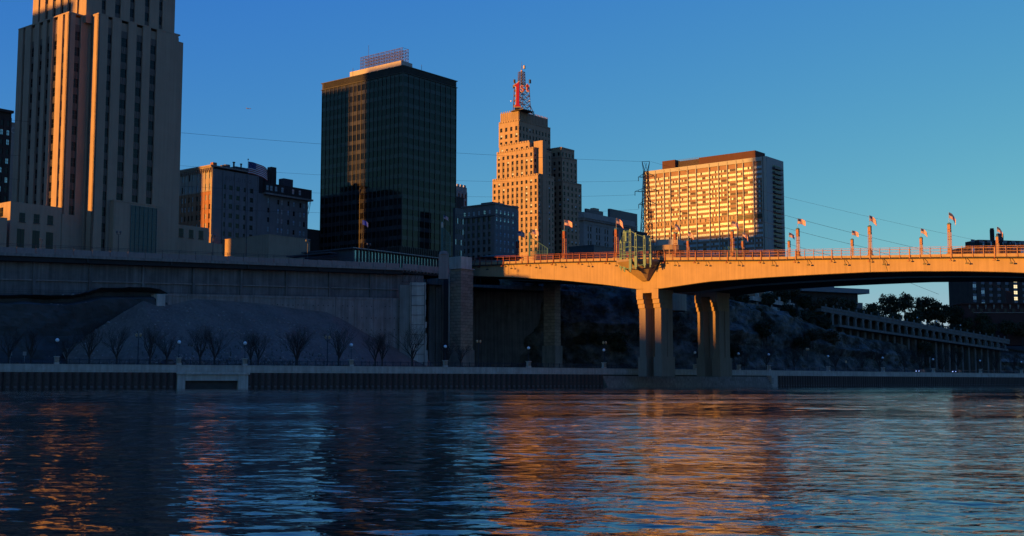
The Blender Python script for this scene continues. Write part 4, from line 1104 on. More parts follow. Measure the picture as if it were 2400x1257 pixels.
# ---- dark building at the far left edge
FL = Bld('brick_office_block', 'dark brick office block at the far left edge behind the courthouse', -30, 255, 362)
rr = FL.R(29, 262); FL.part('wall', MB().box(.4, rr, .4, 16, 25, FL.top), 'brickd')
mb = MB(); FL.grid(mb, 'R', .4, 0, rr, 30, FL.top - 1.5, 4, 18, .5, .55, .3, ('dark', 'sky_two', 'dark_two')); FL.part('facade', mb, 'brickd')
FL.part('cornice', MB().box(-.3, rr + .35, -.35, 16.2, FL.top, FL.top + .8), 'brickd')
FL.finish()
SV = Bld('pale_slab_building', 'sliver of a pale building between the left edge block and the courthouse', 28, 290, 440)
SV.part('wall', MB().box(0, 14, 0, 14, 25, SV.top), 'cream'); SV.part('roof_edge', MB().box(-.2, 14.2, -.2, 14.2, SV.top, SV.top + .5), 'cream')
text('sign_letter', 'O', 3.2, 'white', SV.e, (SV.R(33, 300, 0) * .8, -.1, SV.top - 2.6), RROT, bold=.06)

# ---- brick building with lit corner
PB = Bld('cornice_brick_building', 'brick and cream office building with a sunlit corner and bracketed cornice, by the courthouse', 498, 389, 445)
LP = PB.L(405, 400); RP = PB.R(607, 400)
zc = PB.z(387); zmid = PB.z(447)
PB.part('wall', MB().box(.35, RP, .35, LP - .3, 25, zc - 1.2), 'brickd')
mb = MB()
us = [PB.L(px, 450) for px in (491, 482, 470, 462, 451, 443, 434, 427, 416, 410)]
def prow(py): return PB.z(py)
rowsL = [413.5, 438, 461, 482.5, 504, 525, 546]
wL = .95
zz = [PB.z(y) for y in rowsL]; fh = (zz[0] - zz[-1]) / 6
mbc, mbb = MB(), MB()
PB.grid(mbc, 'L', .35, 0, LP, zz[2] + fh * .62, zc - .8, 10, 2, .5, .55, .35, ('sky', 'sky', 'dark'), us=us, ww=wL)
PB.grid(mbb, 'L', .35, 0, LP, zz[2] + fh * .60 - 7 * fh, zz[2] + fh * .60, 10, 7, .5, .55, .33, ('sky', 'dark', 'dark', 'sky'), us=us, ww=wL)
PB.part('upper_facade', mbc, 'cream'); PB.part('brick_facade', mbb, 'brickr')
PB.part('corner_pier', MB().box(-.05, .9, -.06, .6, 25, zc - 1.3), 'cream')
mb = MB().box(-1.1, RP, -.5, LP, zc - .55, zc).box(-.8, .5, -.3, LP, zc - 1.0, zc - .55); PB.part('cornice', mb, 'cream')
y = .6
bm = MB().box(-.75, 0, -.14, .14, -1.9, -1.0).box(-.4, 0, -.12, .12, -2.5, -1.9).mesh('bracket', 'cream')
while y < LP: place('bracket', bm, PB.e, (0, y, zc)); y += 1.15
MB().bar((.2, .2, zc - 4.5), (-.9, -.9, zc - 1.1), .5).build('corner_bracket', 'cream', PB.e)
rowsR = [440, 464, 487, 508, 529, 551, 571]; usR = [PB.R(px, 480) for px in (525, 541, 558, 575, 590)]
mb = MB(); zr = [PB.z(y, 9) for y in rowsR]; fr = (zr[0] - zr[-1]) / 6
PB.grid(mb, 'R', .35, 0, RP, zr[0] + fr * .6 - 7 * fr, zr[0] + fr * .6, 5, 7, .5, .5, .2, ('dark',), us=usR, ww=1.6)
for q in (1, 2, 3, 4):
    x = lerp(0, RP, q / 4.0) - .3; mb.box(x - .25, x + .25, -.12, .3, 25, zc - 1.4)
mb.box(0, RP, .2, .4, zr[0] + fr * .6, zc - 1.2)
PB.part('side_wall', mb, 'brickd2')
text('wall_lettering', 'BUILDING', 2.3, 'fade', PB.e, (RP * .56, .17, zr[0] + fr * .6 + 1.1), RROT, extrude=.02, space=1.35, squash=.95)
for ch, u, r in (('R', 0, 1), ('E', 1, 1), ('N', 2, 1)):
    text('window_letter', ch, 1.4, 'fade', PB.e, (usR[u], .22, zr[r + 1] + fr * .12), RROT, extrude=.02)
PB.finish()
def roof_thing(name, lab, cat, px, py, Y, build, rot=GROT):
    p = at(px, py, Y); t = thing(name, lab, cat, (p.x, p.y, p.z), rot); build(t); return t
# rooftop pieces are parts of the building
def rp(px, py, y=1.0):
    u = PB.R(px, py, y); return u, y, PB.z(py, u, y)
u, y, z = rp(503, 389); MB().box(u - .9, u + .9, .8, 2.4, zc - .5, PB.z(379)).build('chimney', 'brickr', PB.e)
for px, yt, r in ((548, 380, .35), (565, 384, .3)):
    u = PB.R(px, 390, 3); MB().lathe([(r, zc - 1), (r, PB.z(yt + 2, u, 3)), (r * 1.6, PB.z(yt + 2, u, 3)), (r * 1.6, PB.z(yt, u, 3))], 8, (u, 3)).build('vent_pipe', 'black', PB.e)
for px, w_, yt in ((521, 1.1, 388), (531, 1.8, 387)):
    u = PB.R(px, 390, 3); MB().lathe([(w_ * .75, zc - 1), (w_ * .75, PB.z(yt, u, 3)), (.1, PB.z(yt - 1, u, 3))], 10, (u, 3)).build('roof_tank', 'slate', PB.e)
u0, u1 = PB.R(552, 390, 5), PB.R(600, 395, 5); MB().box(u0, u1, 5, 12, zc - 1, PB.z(390, u0, 5)).build('penthouse', 'slate', PB.e)
MB().bar((PB.R(537, 385, 2), 2, zc), (PB.R(537, 385, 2), 2, PB.z(379)), .08).build('antenna', 'black', PB.e)

# ---- building with a boxed-out top floor
DB = Bld('dark_annex_building', 'dark grey building with an overhanging top storey, between the flag and the black glass tower', 604, 421, 462)
RD = DB.R(722, 470); zt_ = DB.z(421, 2)
DB.part('wall', MB().box(.3, RD, .3, 18, 25, zt_ - 1), 'brickd'); 
usD = [DB.R(px, 500) for px in (629, 652, 661, 676, 689, 704, 713)]
zr = [DB.z(y, 12) for y in (479, 501, 523, 545, 562)]; fr = (zr[0] - zr[-1]) / 3.95
mb = MB(); DB.grid(mb, 'R', .3, 0, RD, zr[0] - 4.4 * fr, zr[0] + .85 * fr, 7, 5, .5, .5, .3, ('sky', 'sky_half', 'dark', 'sky'), us=usD, ww=1.05); DB.part('facade', mb, 'brickd2')
x0 = DB.R(622, 440, -1.3); x1 = DB.R(731, 440, -1.3)
zb1 = DB.z(451, x0, -1.3); zb2 = DB.z(428, x0, -1.3)
DB.part('top_storey', MB().box(x0, x1, -1.3, 14, zb1, zb2), 'brickd'); DB.part('ledge', MB().box(x0 - .1, x1 + .5, -1.8, 14, zb1 - .7, zb1 - .004), 'conc')
for px in (627, 636, 647, 662, 687, 703):
    u = DB.R(px, 438, -1.3); DB.window('R', -1.3, u, zb1 + 1.0, 1.1, 1.9, 'sky')
u0, u1 = DB.R(600, 393, 4), DB.R(622, 397, 4); DB.part('stair_tower', MB().box(u0, u1, 4, 12, 40, DB.z(391, u0, 4)), 'brickd')
u0, u1 = DB.R(622, 397, 3), DB.R(648, 402, 3); DB.part('stair_tower', MB().box(u0, u1, 3, 12, 40, DB.z(397, u0, 3)), 'brickd')
u0, u1 = DB.R(636, 391, 2.6), DB.R(648, 391, 2.6); DB.part('chimney', MB().box(u0, u1, 2.6, 5, 40, DB.z(391, u0, 2.6)), 'brickd')
u0, u1 = DB.R(665, 418, 1), DB.R(687, 419, 1); DB.part('roof_vent', MB().box(u0, u1, 1, 4, zb2, DB.z(418, u0, 1)), 'slate')
mb = MB()
for k in range(3): mb.bar((RD, 1 + k * 3, zb1 - 6), (x1 + .2, k * 3, zb1 - .8), .14)
mb.bar((RD + .2, 0, zb1 - 6), (x1, -.8, zb1 - .8), .14)
DB.part('bracket', mb, 'steel')
DB.finish()

# ---- low walls at the foot
LB = Bld('low_tan_wall_building', 'low blank building with its left end lit orange, behind the cliff-top street', 630, 549, 432)
LLB = LB.L(502, 560)
LB.part('wall', MB().box(0, 20, 0, LLB, 25, LB.top - .25), 'lime'); LB.part('coping', MB().box(-.1, 20.1, -.1, LLB + .1, LB.top - .25, LB.top), 'lime'); LB.finish()
LB2 = Bld('low_dark_block', 'low dark flat-roofed block left of the black glass tower', 640, 528, 470)
r_ = LB2.R(752, 534); LB2.part('wall', MB().box(0, r_, 0, 14, 25, LB2.top), 'brickd'); LB2.part('roof_edge', MB().box(-.1, r_ + .1, -.1, 14.1, LB2.top, LB2.top + .4), 'brickd'); LB2.finish()

# ---- black glass tower
GT = Bld('black_glass_tower', 'tall black glass curtain-wall tower with bronze mullions and a rooftop lattice', 945, 153, 460)
LG, RG = GT.L(756, 200), GT.R(1069, 190); zt_ = GT.top; zpar = GT.z(168)
GT.part('core', MB().box(.25, RG - .2, .25, LG - .2, 25, zt_ - .3), 'black')
nf = 22; fh = (zpar - 34) / nf
def tw(face, n, W_):
    p = W_ / n
    mb = MB()
    for i in range(n + 1):
        u = p * i
        if face == 'R': mb.box(u - .13, u + .13, -.22, .2, 31, zt_ - 3)
        else: mb.box(-.22, .2, u - .13, u + .13, 31, zt_ - 3)
    GT.part('mullion', mb, 'mull')
    def fn(hh, mt, nm, d):
        m_ = MB()
        if face == 'R': m_.box(.13, p - .13, -d, .2, 0, hh)
        else: m_.box(-d, .2, .13, p - .13, 0, hh)
        return m_.mesh(nm, mt)
    return p, fn(fh * .60, 'tglass', 'window', -.02), fn(fh * .40 - .02, 'tspan', 'spandrel', .04)
parts_g = []
for face, n, W_ in (('R', 10, RG), ('L', 20, LG)):
    p, wm, sm = tw(face, n, W_)
    restw, rests = MB(), MB()
    for i in range(n):
        for j in range(nf):
            z = 34 + fh * j; indiv = (face == 'R') or (i < 4)
            if indiv and (face == 'R' or j >= nf - 22):
                loc = (p * i, 0, z) if face == 'R' else (0, p * i, z)
                place('window', wm, GT.e, loc); place('spandrel', sm, GT.e, (loc[0], loc[1], z + fh * .60 + .01))
            else:
                restw.box(.02, .2, p * i + .13, p * (i + 1) - .13, z, z + fh * .6, rnd.randrange(3)); rests.box(-.04, .2, p * i + .13, p * (i + 1) - .13, z + fh * .6 + .01, z + fh - .01, rnd.randrange(3))
    if restw.f:
        va = [mat('tower_vision_glass_%s' % nm, (c_ * 1.6, c_ * 1.5, c_ * 1.5), rough=.05, spec=.2, var=.1) for nm, c_ in (('dim', .004), ('mid', .006), ('light', .008))]
        vb = [mat('tower_spandrel_glass_%s' % nm, (c_ * 1.5, c_ * 1.5, c_ * 1.6), rough=.12, spec=.2, var=.1) for nm, c_ in (('dim', .019), ('mid', .024), ('light', .030))]
        restw.build('window_field', va, GT.e, kind='stuff'); rests.build('spandrel_field', vb, GT.e, kind='stuff')
mb = MB(); 
for i in range(int(LG / .62)): mb.box(-.35, .1, i * .62, i * .62 + .2, zpar, zt_ - .1)
for i in range(int(RG / .62)): mb.box(i * .62, i * .62 + .2, -.35, .1, zpar, zt_ - .1)
GT.part('parapet_rib', mb, 'mull', kind='stuff')
GT.part('parapet', MB().box(-.1, RG + .1, -.1, LG + .1, zpar - .3, zt_ - .3), 'black')
GT.part('roof_edge', MB().box(-.5, RG + .5, -.5, LG + .5, zt_ - .3, zt_).box(-.5, RG + .5, -.5, LG + .5, zpar - .45, zpar - .25), 'mull')
y0, y1 = GT.L(940, 150, 1.0), GT.L(820, 170, 1.0)
zph = GT.z(169.5, 1, y1)
GT.part('penthouse', MB().box(1.0, 7.5, y0, y1, zt_, zph), 'white')
# rooftop lattice sign frame
y0, y1 = GT.L(943, 130, 3.5), GT.L(845, 145, 3.5); za, zb_ = GT.z(142, 3.5, y0), GT.z(112, 3.5, y0)
mb = MB(); nx = 16
for xo in (3.5, 7.0):
    for k in range(nx + 1):
        y = lerp(y0, y1, k / nx); mb.bar((xo, y, za), (xo, y, zb_), .11)
        if k < nx:
            y2 = lerp(y0, y1, (k + 1) / nx)
            for q in range(4):
                a, b_ = lerp(za, zb_, q / 4), lerp(za, zb_, (q + 1) / 4); mb.bar((xo, y, a), (xo, y2, b_), .07); mb.bar((xo, y, b_), (xo, y2, a), .07)
    for q in range(5): z = lerp(za, zb_, q / 4); mb.bar((xo, y0, z), (xo, y1, z), .13)
for k in range(0, nx + 1, 2):
    y = lerp(y0, y1, k / nx)
    for q in range(5): z = lerp(za, zb_, q / 4); mb.bar((3.5, y, z), (7, y, z), .08)
    mb.bar((3.5, y, zph - .5), (3.5, y, za), .14); mb.bar((7, y, zph - .5), (7, y, za), .14)
GT.part('sign_lattice', mb, 'steel')
mb = MB()
for px, top in ((827, 160),): y = GT.L(px, 180, 1); mb.bar((1, y, zt_), (1, y, GT.z(top, 1, y)), .12)
u = GT.R(988, 160, 1); mb.bar((u, 1, zt_), (u, 1, GT.z(152, u, 1)), .1); y = GT.L(864, 110, 5); mb.bar((5, y, zb_), (5, y, GT.z(106, 5, y)), .08)
GT.part('antenna', mb, 'black')
GT.finish()
# ribbed podium right of the tower foot
PO = Bld('ribbed_podium', 'low dark ribbed podium at the foot of the black glass tower', 938, 576, 436)
LPo, RPo = PO.L(905, 580), PO.R(1040, 590); PO.part('wall', MB().box(0, RPo, 0, LPo, 25, PO.top - .3), 'black')
mb = MB()
for i in range(int(RPo / 1.0)): mb.box(i, i + .28, -.3, 0, 33, PO.top)
for i in range(int(LPo / 1.0)): mb.box(-.3, 0, i, i + .28, 33, PO.top)
PO.part('rib', mb, 'mull', kind='stuff'); PO.finish()
# pavilion with bright glazing
PV = Bld('glass_pavilion', 'low white-edged pavilion with a row of bright teal upright windows', 828, 580, 352)
LV, RV = PV.L(712, 590), PV.R(1030, 600)
PV.part('wall', MB().box(.3, RV, .3, LV, 30, PV.top - .4), 'slate'); PV.part('roof', MB().box(-.6, RV + .3, -.6, LV + .5, PV.top - .4, PV.top), 'slate')
PV.part('roof_edge', MB().box(-.66, RV + .3, -.68, -.6, PV.top - .22, PV.top - .04), 'white')
n = 27
for i in range(n):
    a = lerp(.8, RV - .3, i / n); wd = (RV - 1.1) / n
    MB().box(a, a + wd * .55, .12, .3, 31.6, PV.top - .75).build('window', 'mirror', PV.e)
mb = MB()
for i in range(n): a = lerp(.8, RV - .3, i / n) + (RV - 1.1) / n * .58; mb.box(a, a + (RV - 1.1) / n * .35, -.2, .3, 31.5, PV.top - .41)
PV.part('fin', mb, 'black')
PV.part('canopy', MB().box(-4.5, -.7, LV * .25, LV + 3, PV.top - 1.7, PV.top - 1.3), 'slate')
PV.part('transom', MB().box(.7, RV, .05, .12, 32.3, 32.4).box(.7, RV, .05, .12, 32.9, 32.97), 'black')
PV.finish()

# ---- slivers between the glass tower and the lettered block
S1 = Bld('white_art_deco_block', 'pale crenellated top of a building just right of the black glass tower', 1040, 430, 640)
r_ = S1.R(1095, 438); S1.part('wall', MB().box(.2, r_, .2, 12, 25, S1.top), 'classic')
for i in range(7): MB().box(r_ * i / 7, r_ * (i + .6) / 7, -.1, .5, S1.top, S1.top + 1.2).build('crenel', 'white', S1.e)
mb = MB(); S1.grid(mb, 'R', .2, 0, r_, S1.top - 30, S1.top - 2.6, 7, 7, .45, .6, .3, ('dark',)); S1.part('facade', mb, 'classic'); S1.finish()
S3 = Bld('stepped_roof_block', 'dark stepped roof between the pale crenellated block and the lettered building', 1062, 462, 560)
S3.part('wall', MB().box(0, S3.R(1087, 470), 0, 8, 25, S3.top).box(S3.R(1087, 470), S3.R(1106, 480), 0, 8, 25, S3.z(481)), 'brickd'); S3.part('roof_edge', MB().box(-.2, S3.R(1087, 470) + .2, -.2, 8, S3.top, S3.top + .5), 'brickd'); S3.finish()
S4 = Bld('blue_grey_slab', 'narrow blue-grey slab building right against the black glass tower', 1067, 487, 470)
r_ = S4.R(1088, 487); S4.part('wall', MB().box(.15, r_, .15, 1.4, 25, S4.top), 'slate'); mb = MB(); S4.grid(mb, 'R', .15, 0, r_, 34, S4.top - 2.5, 5, 8, .5, .5, .15, ('sky', 'dark')); S4.part('facade', mb, 'slate'); S4.finish()

# ---- lettered block
MN = Bld('lettered_office_building', 'grey eight-storey office building with MINNESOTA BLDG painted on its side', 1160, 478, 530)
LM, RM = MN.L(1082, 490), MN.R(1216, 490)
MN.part('wall', MB().box(.3, RM, .3, LM, 25, MN.top), 'brickd2')
zr = [MN.z(y, 5) for y in (500, 525, 545, 562, 580, 596)]; fr = 3.45
zb_ = MN.top - 1.2
us = [MN.R(px, 520) for px in (1165, 1174.3, 1184, 1192.5, 1203.5)]
mb = MB(); MN.grid(mb, 'R', .3, 0, RM, zb_ - 8 * 3.38, zb_, 5, 8, .5, .52, .22, ('sky_two', 'sky_half', 'sky_two_half', 'sky_half'), us=us, ww=1.15); MN.part('side_wall', mb, 'brickd2')
usl = [MN.L(px, 510) for px in (1147, 1135, 1122, 1110, 1098.5, 1088)]
mb = MB(); MN.grid(mb, 'L', .3, 0, LM, zb_ - 3.38, zb_, 6, 1, .5, .5, .25, ('blind_half', 'sky_two'), us=usl, ww=1.25)
MN.grid(mb, 'L', .3, 0, LM, zb_ - 8 * 3.38, zb_ - 3.4, 6, 7, .5, .6, .45, ('dark', 'dark', 'dark_two'), us=usl, ww=1.6, sd=.4); MN.part('front_wall', mb, 'brickd2')
MN.part('parapet', MB().box(-.1, RM + .1, -.1, LM + .1, MN.top, MN.top + .5), 'brickd2')
MN.part('belt_course', MB().box(-.3, .3, -.02, LM, zb_ - 4.3, zb_ - 3.9), 'brickd')
MN.part('sign_board', MB().box(.7, RM - .6, -.03, .1, zb_ - 4.55, zb_ - 3.25), 'classic')
text('wall_lettering', 'MINNESOTA BLDG', 1.6, 'ink', MN.e, (RM * .5, -.06, zb_ - 3.9), RROT, extrude=.02, squash=1.02)
MN.part('penthouse', MB().box(1.0, 8, 2, 9, MN.top, MN.z(473, 1, 2)), 'slate'); u = MN.R(1203, 485, 1); MN.part('chimney', MB().box(u, RM, 1, 5, MN.top, MN.z(487, u, 1) + 1), 'brickd')
MN.finish()
# ---- stepped tan tower with the sign
FT_ = Bld('stepped_limestone_tower', 'tall stepped art deco tower, orange in the sun, carrying the red 1st sign', 1261, 408, 745)
B = FT_
def crenel(b, face, plane, u0, u1, z, n, h=1.0, d=.5):
    mb = MB(); p = (u1 - u0) / n
    for i in range(n):
        a, c_ = u0 + p * (i + .12), u0 + p * (i + .88)
        if face == 'L': mb.box(plane - .25, plane + d, a, c_, z, z + h)
        else: mb.box(a, c_, plane - .25, plane + d, z, z + h)
    b.part('parapet_crenel', mb, 'tan1')
def tier(b, y0, y1, x0, x1, zb, zt_, nL, nR, nrow, dark=True, fhh=3.96, crown=1.2, rows_dark=()):
    b.part('wall', MB().box(x0 + .35, x1, y0 + .35, y1 - .05, 25, zt_ - .2), 'tan1')
    mb = MB(); zz0 = zt_ - crown - fhh * nrow
    def cells(face, plane, u0, u1, n):
        p = (u1 - u0) / n; w_ = p * .44; cs = [u0 + p * (i + .5) for i in range(n)]
        es = [u0] + [x for c_ in cs for x in (c_ - w_ / 2, c_ + w_ / 2)] + [u1]
        for i in range(0, len(es), 2):
            if face == 'L': mb.box(plane - .35, plane + .02, es[i], es[i + 1], zz0, zt_)
            else: mb.box(es[i], es[i + 1], plane - .35, plane + .02, zz0, zt_)
        for j in range(nrow + 1):
            a = zz0 + fhh * j - fhh * .3; c_ = zz0 + fhh * j + fhh * .12
            if j == 0: a = zz0
            if j == nrow: c_ = zt_ - .01
            for i, u in enumerate(cs):
                dk = 0 < j < nrow and 0 < i < n - 1 and (j % nrow) in rows_dark
                m_ = 1 if dk else 0; d_ = .12 if dk else .3
                if face == 'L': mb.box(plane - d_, plane + .02, u - w_ / 2 - .005, u + w_ / 2 + .005, a, c_, m_)
                else: mb.box(u - w_ / 2 - .005, u + w_ / 2 + .005, plane - d_, plane + .02, a, c_, m_)
        for j in range(nrow):
            for u in cs: b.window(face, plane, u, zz0 + fhh * j + fhh * .12, w_, fhh * .58, rnd.choice(['dark', 'dark', 'dark', 'dark', 'dark', 'dark_half']))
    cells('L', x0 + .35, y0, y1, nL)
    if nR: cells('R', y0 + .35, x0, x1, nR)
    b.part('facade', mb, ['tan1', 'spand'])
    crenel(b, 'L', x0, y0, y1, zt_, nL * 2)
    if nR: crenel(b, 'R', y0, x0, x1, zt_, nR * 2)
L0 = B.L(1154, 425); R0 = B.R(1299, 420)
tier(B, 0, L0, 0, R0, 25, B.z(410), 10, 5, 12, rows_dark=(2, 3, 4, 5, 8, 9, 10))
ya, yb = B.L(1250.6, 350, .5), B.L(1164, 358, .5); tier(B, ya, yb, .5, B.R(1292, 360, ya), 25, B.z(348, .5, ya), 8, 5, 5, rows_dark=(2, 3))
yc, yd = B.L(1241, 335, 1.0), B.L(1171, 340, 1.0); tier(B, yc, yd, 1.0, B.R(1280, 340, yc), 25, B.z(333, 1, yc), 6, 0, 1)
ye, yf = B.L(1216, 270, 2.0), B.L(1169, 275, 2.0)
xe = B.R(1290, 300, ye)
tier(B, ye, yf, 2.0, xe, 25, B.z(283, 2, ye), 4, 10, 3, fhh=4.6, crown=1.9)
yg, yh = B.L(1215.5, 262, 2.4), B.L(1173, 266, 2.4); x9 = B.R(1284, 280, yg)
B.part('crown', MB().box(2.4, x9, yg, yh, 100, B.z(260, 2.4, yg)), 'tan1')
mb = MB(); zc = B.z(260, 2.4, yg)
for i in range(9): y = lerp(yg, yh, (i + .25) / 9); mb.box(2.15, 2.4, y, y + .6, zc - 5, zc + .9)
for i in range(20): x = lerp(2.4, x9, (i + .25) / 20); mb.box(x, x + .6, yg - .25, yg, zc - 5, zc + .9)
B.part('crown_fin', mb, 'tan1', kind='stuff')
B.part('buttress', MB().box(B.R(1250, 335, yc) - 1, B.R(1257, 335, yc), ya - 4.5, ya + 3, 25, B.z(331, 1, yc)), 'tan1')
# rear right wing
yr = 7.0
for (pa, pb, pt, n, nr) in ((1318, 1363, 428, 3, 12), (1316.5, 1352.5, 371, 2, 4), (1315, 1346, 350, 2, 2)):
    xa, xb = B.R(pa, pt, yr), B.R(pb, pt, yr)
    b0 = 5 if pt < 360 else (3.4 if pt < 400 else 2)
    xa, xb = B.R(pa, pt, b0), B.R(pb, pt, b0)
    tier(B, b0, b0 + 24, xa, xb, 25, B.z(pt - 2, xa, b0), 6, n + 2, nr)
xq = B.R(1316, 360, 5); B.part('recess_wall', MB().box(R0 - .5, xq, 13, 27, 25, B.z(351, xq, 13)), 'brickd')  # deep shade of the recess put into a dark wall colour
B.finish()
# lattice mast and sign
base = B.world(5.5, B.L(1223, 262, 5.5)); TM = thing('roof_mast', 'steel lattice broadcast mast on top of the stepped tower', 'mast', (base[0], base[1], zc), GROT)
Yb = base[1]; s_ = Yb / F; H_ = (262 - 150) * s_
mb = MB()
def lattice(mb, hw0, hw1, z0, z1, n, r, n2=None):
    for k in range(n):
        a, b_ = lerp(z0, z1, k / n), lerp(z0, z1, (k + 1) / n); wa, wb = lerp(hw0, hw1, k / n), lerp(hw0, hw1, (k + 1) / n)
        cs = [(-1, -1), (1, -1), (1, 1), (-1, 1)]
        for i in range(4):
            c0, c1 = cs[i], cs[(i + 1) % 4]
            mb.bar((c0[0] * wa, c0[1] * wa, a), (c0[0] * wb, c0[1] * wb, b_), r * 1.6)
            mb.bar((c0[0] * wa, c0[1] * wa, a), (c1[0] * wb, c1[1] * wb, b_), r); mb.bar((c1[0] * wa, c1[1] * wa, a), (c0[0] * wb, c0[1] * wb, b_), r)
            mb.bar((c0[0] * wb, c0[1] * wb, b_), (c1[0] * wb, c1[1] * wb, b_), r)
lattice(mb, 4.0, 3.4, .3, H_ * .56, 5, .22); lattice(mb, 1.7, 1.4, H_ * .56, H_ * .86, 5, .18)
mb.bar((0, 0, H_ * .86), (0, 0, H_), .3); mb.bar((0, 0, H_), (0, 0, H_ + 2.6), .12)
for x, y in ((-2, -1.5), (-3, 1)): mb.bar((x, y, H_ * .5), (x, y, H_ * .84), .1)
mb.bar((4.0, -4, 0), (9.5, -3, -1.0), .35); mb.bar((3.6, -3.6, 5), (9.5, -3, -1.0), .3)
mb.box(-5.2, 6.5, -5.2, 5.2, -.1, .35)
mb.build('lattice', 'steel', TM)
mb = MB()
for x, y, z, r in ((-3.4, 3.4, H_ * .62, .9), (3.8, -3.8, H_ * .62, 1.0), (-3.6, 3.8, H_ * .5, .9), (3.9, -2, H_ * .5, .8), (-1.4, 4.2, H_ * .57, .8)): mb.box(x - r * .7, x + r * .7, y - r * .4, y + r * .4, z, z + r * 2.4)
mb.build('antenna_panel', 'black', TM)
MB().lathe([(.75, H_ * .93), (.8, H_ * .97), (.7, H_ * 1.0), (.1, H_ * 1.01)], 8, (1.0, -1.3)).build('drum_antenna', 'signcream', TM)
MB().lathe([(.1, H_ * .84), (.55, H_ * .86), (.5, H_ * .89), (.1, H_ * .9)], 8, (-.4, -.2)).build('dish', 'lampo', TM)
for px, py in ((1198, 239), (1241, 238)):
    q = at(px, py, Yb); MB().lathe([(.1, 0), (.45, .2), (.45, .7), (.1, .9)], 8).build('beacon', 'lampw', TM, ((q.x - base[0]) * math.cos(GROT) + (q.y - base[1]) * math.sin(GROT), -(q.x - base[0]) * math.sin(GROT) + (q.y - base[1]) * math.cos(GROT), q.z - zc))
SYd = Yb - 6.5; sg = at(1212, 251, SYd); SG = thing('rooftop_sign', 'big red and cream 1st sign standing before the mast on the stepped tower', 'sign', (sg.x, sg.y, sg.z)); s_ = SYd / F
# figure 1 outline in pixels relative to (1212, 251), y up
one = [(-6.5, .5), (-6.5, 2.2), (-3.4, 4.2), (-2.5, 7), (-2.2, 48), (-3.2, 50.5), (-7.0, 51.2), (-7.0, 53), (-1, 56.2), (4.6, 61.5), (5.0, 61.5), (4.7, 8), (5.2, 4.6), (8, 2.2), (8, .5)]
def offset_poly(P, o):
    n = len(P); out = []
    for i in range(n):
        a, b_, c_ = Vector(P[i - 1]), Vector(P[i]), Vector(P[(i + 1) % n]); n1 = Vector((-(b_ - a).y, (b_ - a).x)).normalized(); n2 = Vector((-(c_ - b_).y, (c_ - b_).x)).normalized()
        m_ = (n1 + n2); m_ = m_ / max(.35, m_.length_squared / 2) ; out.append((b_.x + m_.x * o, b_.y + m_.y * o))
    return out
def sign_poly(nm, P, y0, y1, mt):
    import bmesh
    mb = MB(); n = len(P)
    f = [(x * s_, y0, z * s_) for x, z in P]; g = [(x * s_, y1, z * s_) for x, z in P]
    mb.face(f); mb.face(g[::-1])
    for i in range(n): mb.face([f[i], g[i], g[(i + 1) % n], f[(i + 1) % n]])
    me = mb.mesh(nm, mt); bm = bmesh.new(); bm.from_mesh(me); bmesh.ops.triangulate(bm, faces=[x for x in bm.faces if len(x.verts) > 4]); bm.to_mesh(me); bm.free(); place(nm, me, SG)
ar = sum(one[i][0] * one[(i + 1) % len(one)][1] - one[(i + 1) % len(one)][0] * one[i][1] for i in range(len(one)))
sgn = -1 if ar > 0 else 1
sign_poly('numeral_outline', offset_poly(one, sgn * 1.45), .0, .5, 'signcream')
sign_poly('numeral_face', one, -.35, -.02, 'signred')
def stroke(nm, P, wpx, y0, y1, mt):
    mb = MB(); Q = [Vector((x, z)) for x, z in P]; L_, R_ = [], []
    for i, q in enumerate(Q):
        d = (Q[min(i + 1, len(Q) - 1)] - Q[max(i - 1, 0)]).normalized(); n_ = Vector((-d.y, d.x)) * (wpx / 2)
        if i == 0: q = q - d * (wpx * .2)
        if i == len(Q) - 1: q = q + d * (wpx * .2)
        L_.append(q + n_); R_.append(q - n_)
    for i in range(len(Q) - 1):
        a, b_, c_, e = L_[i], L_[i + 1], R_[i + 1], R_[i]
        F_ = [(p.x * s_, y0, p.y * s_) for p in (a, b_, c_, e)]; G_ = [(p.x * s_, y1, p.y * s_) for p in (a, b_, c_, e)]
        mb.face(F_); mb.face(G_[::-1]); mb.face([F_[0], G_[0], G_[1], F_[1]]); mb.face([F_[2], G_[2], G_[3], F_[3]])
    mb.build(nm, mt, SG)
S_ = [(15.3, 49.2), (13.5, 51.0), (11.2, 51.3), (9.4, 49.8), (9.3, 47.6), (10.9, 45.9), (13.4, 44.4), (15.3, 42.6), (15.6, 40.2), (14.2, 38.3), (11.8, 37.8), (9.6, 38.9), (8.8, 40.4)]
T_ = [(24.2, 55.4), (24.0, 50), (24.0, 41.0), (24.8, 38.9), (26.6, 38.4), (28.3, 39.2)]
T2 = [(20.9, 50.6), (28.6, 51.1)]
for P in (S_, T_, T2): stroke('letter_outline', P, 4.4, .0, .4, 'signcream')
for P in (S_, T_, T2): stroke('letter_face', P, 1.7, -.35, -.02, 'signred')
mb = MB(); mb.bar((-2, .6, 2), (-2, 4, 2), .3); mb.bar((1, .6, 12), (1, 4, 12), .3); mb.bar((5, .6, 12), (5, 4, 12), .3); mb.box(-1.6, 1.8, .3, 3.5, -1.2, .0); mb.build('sign_strut', 'black', SG)

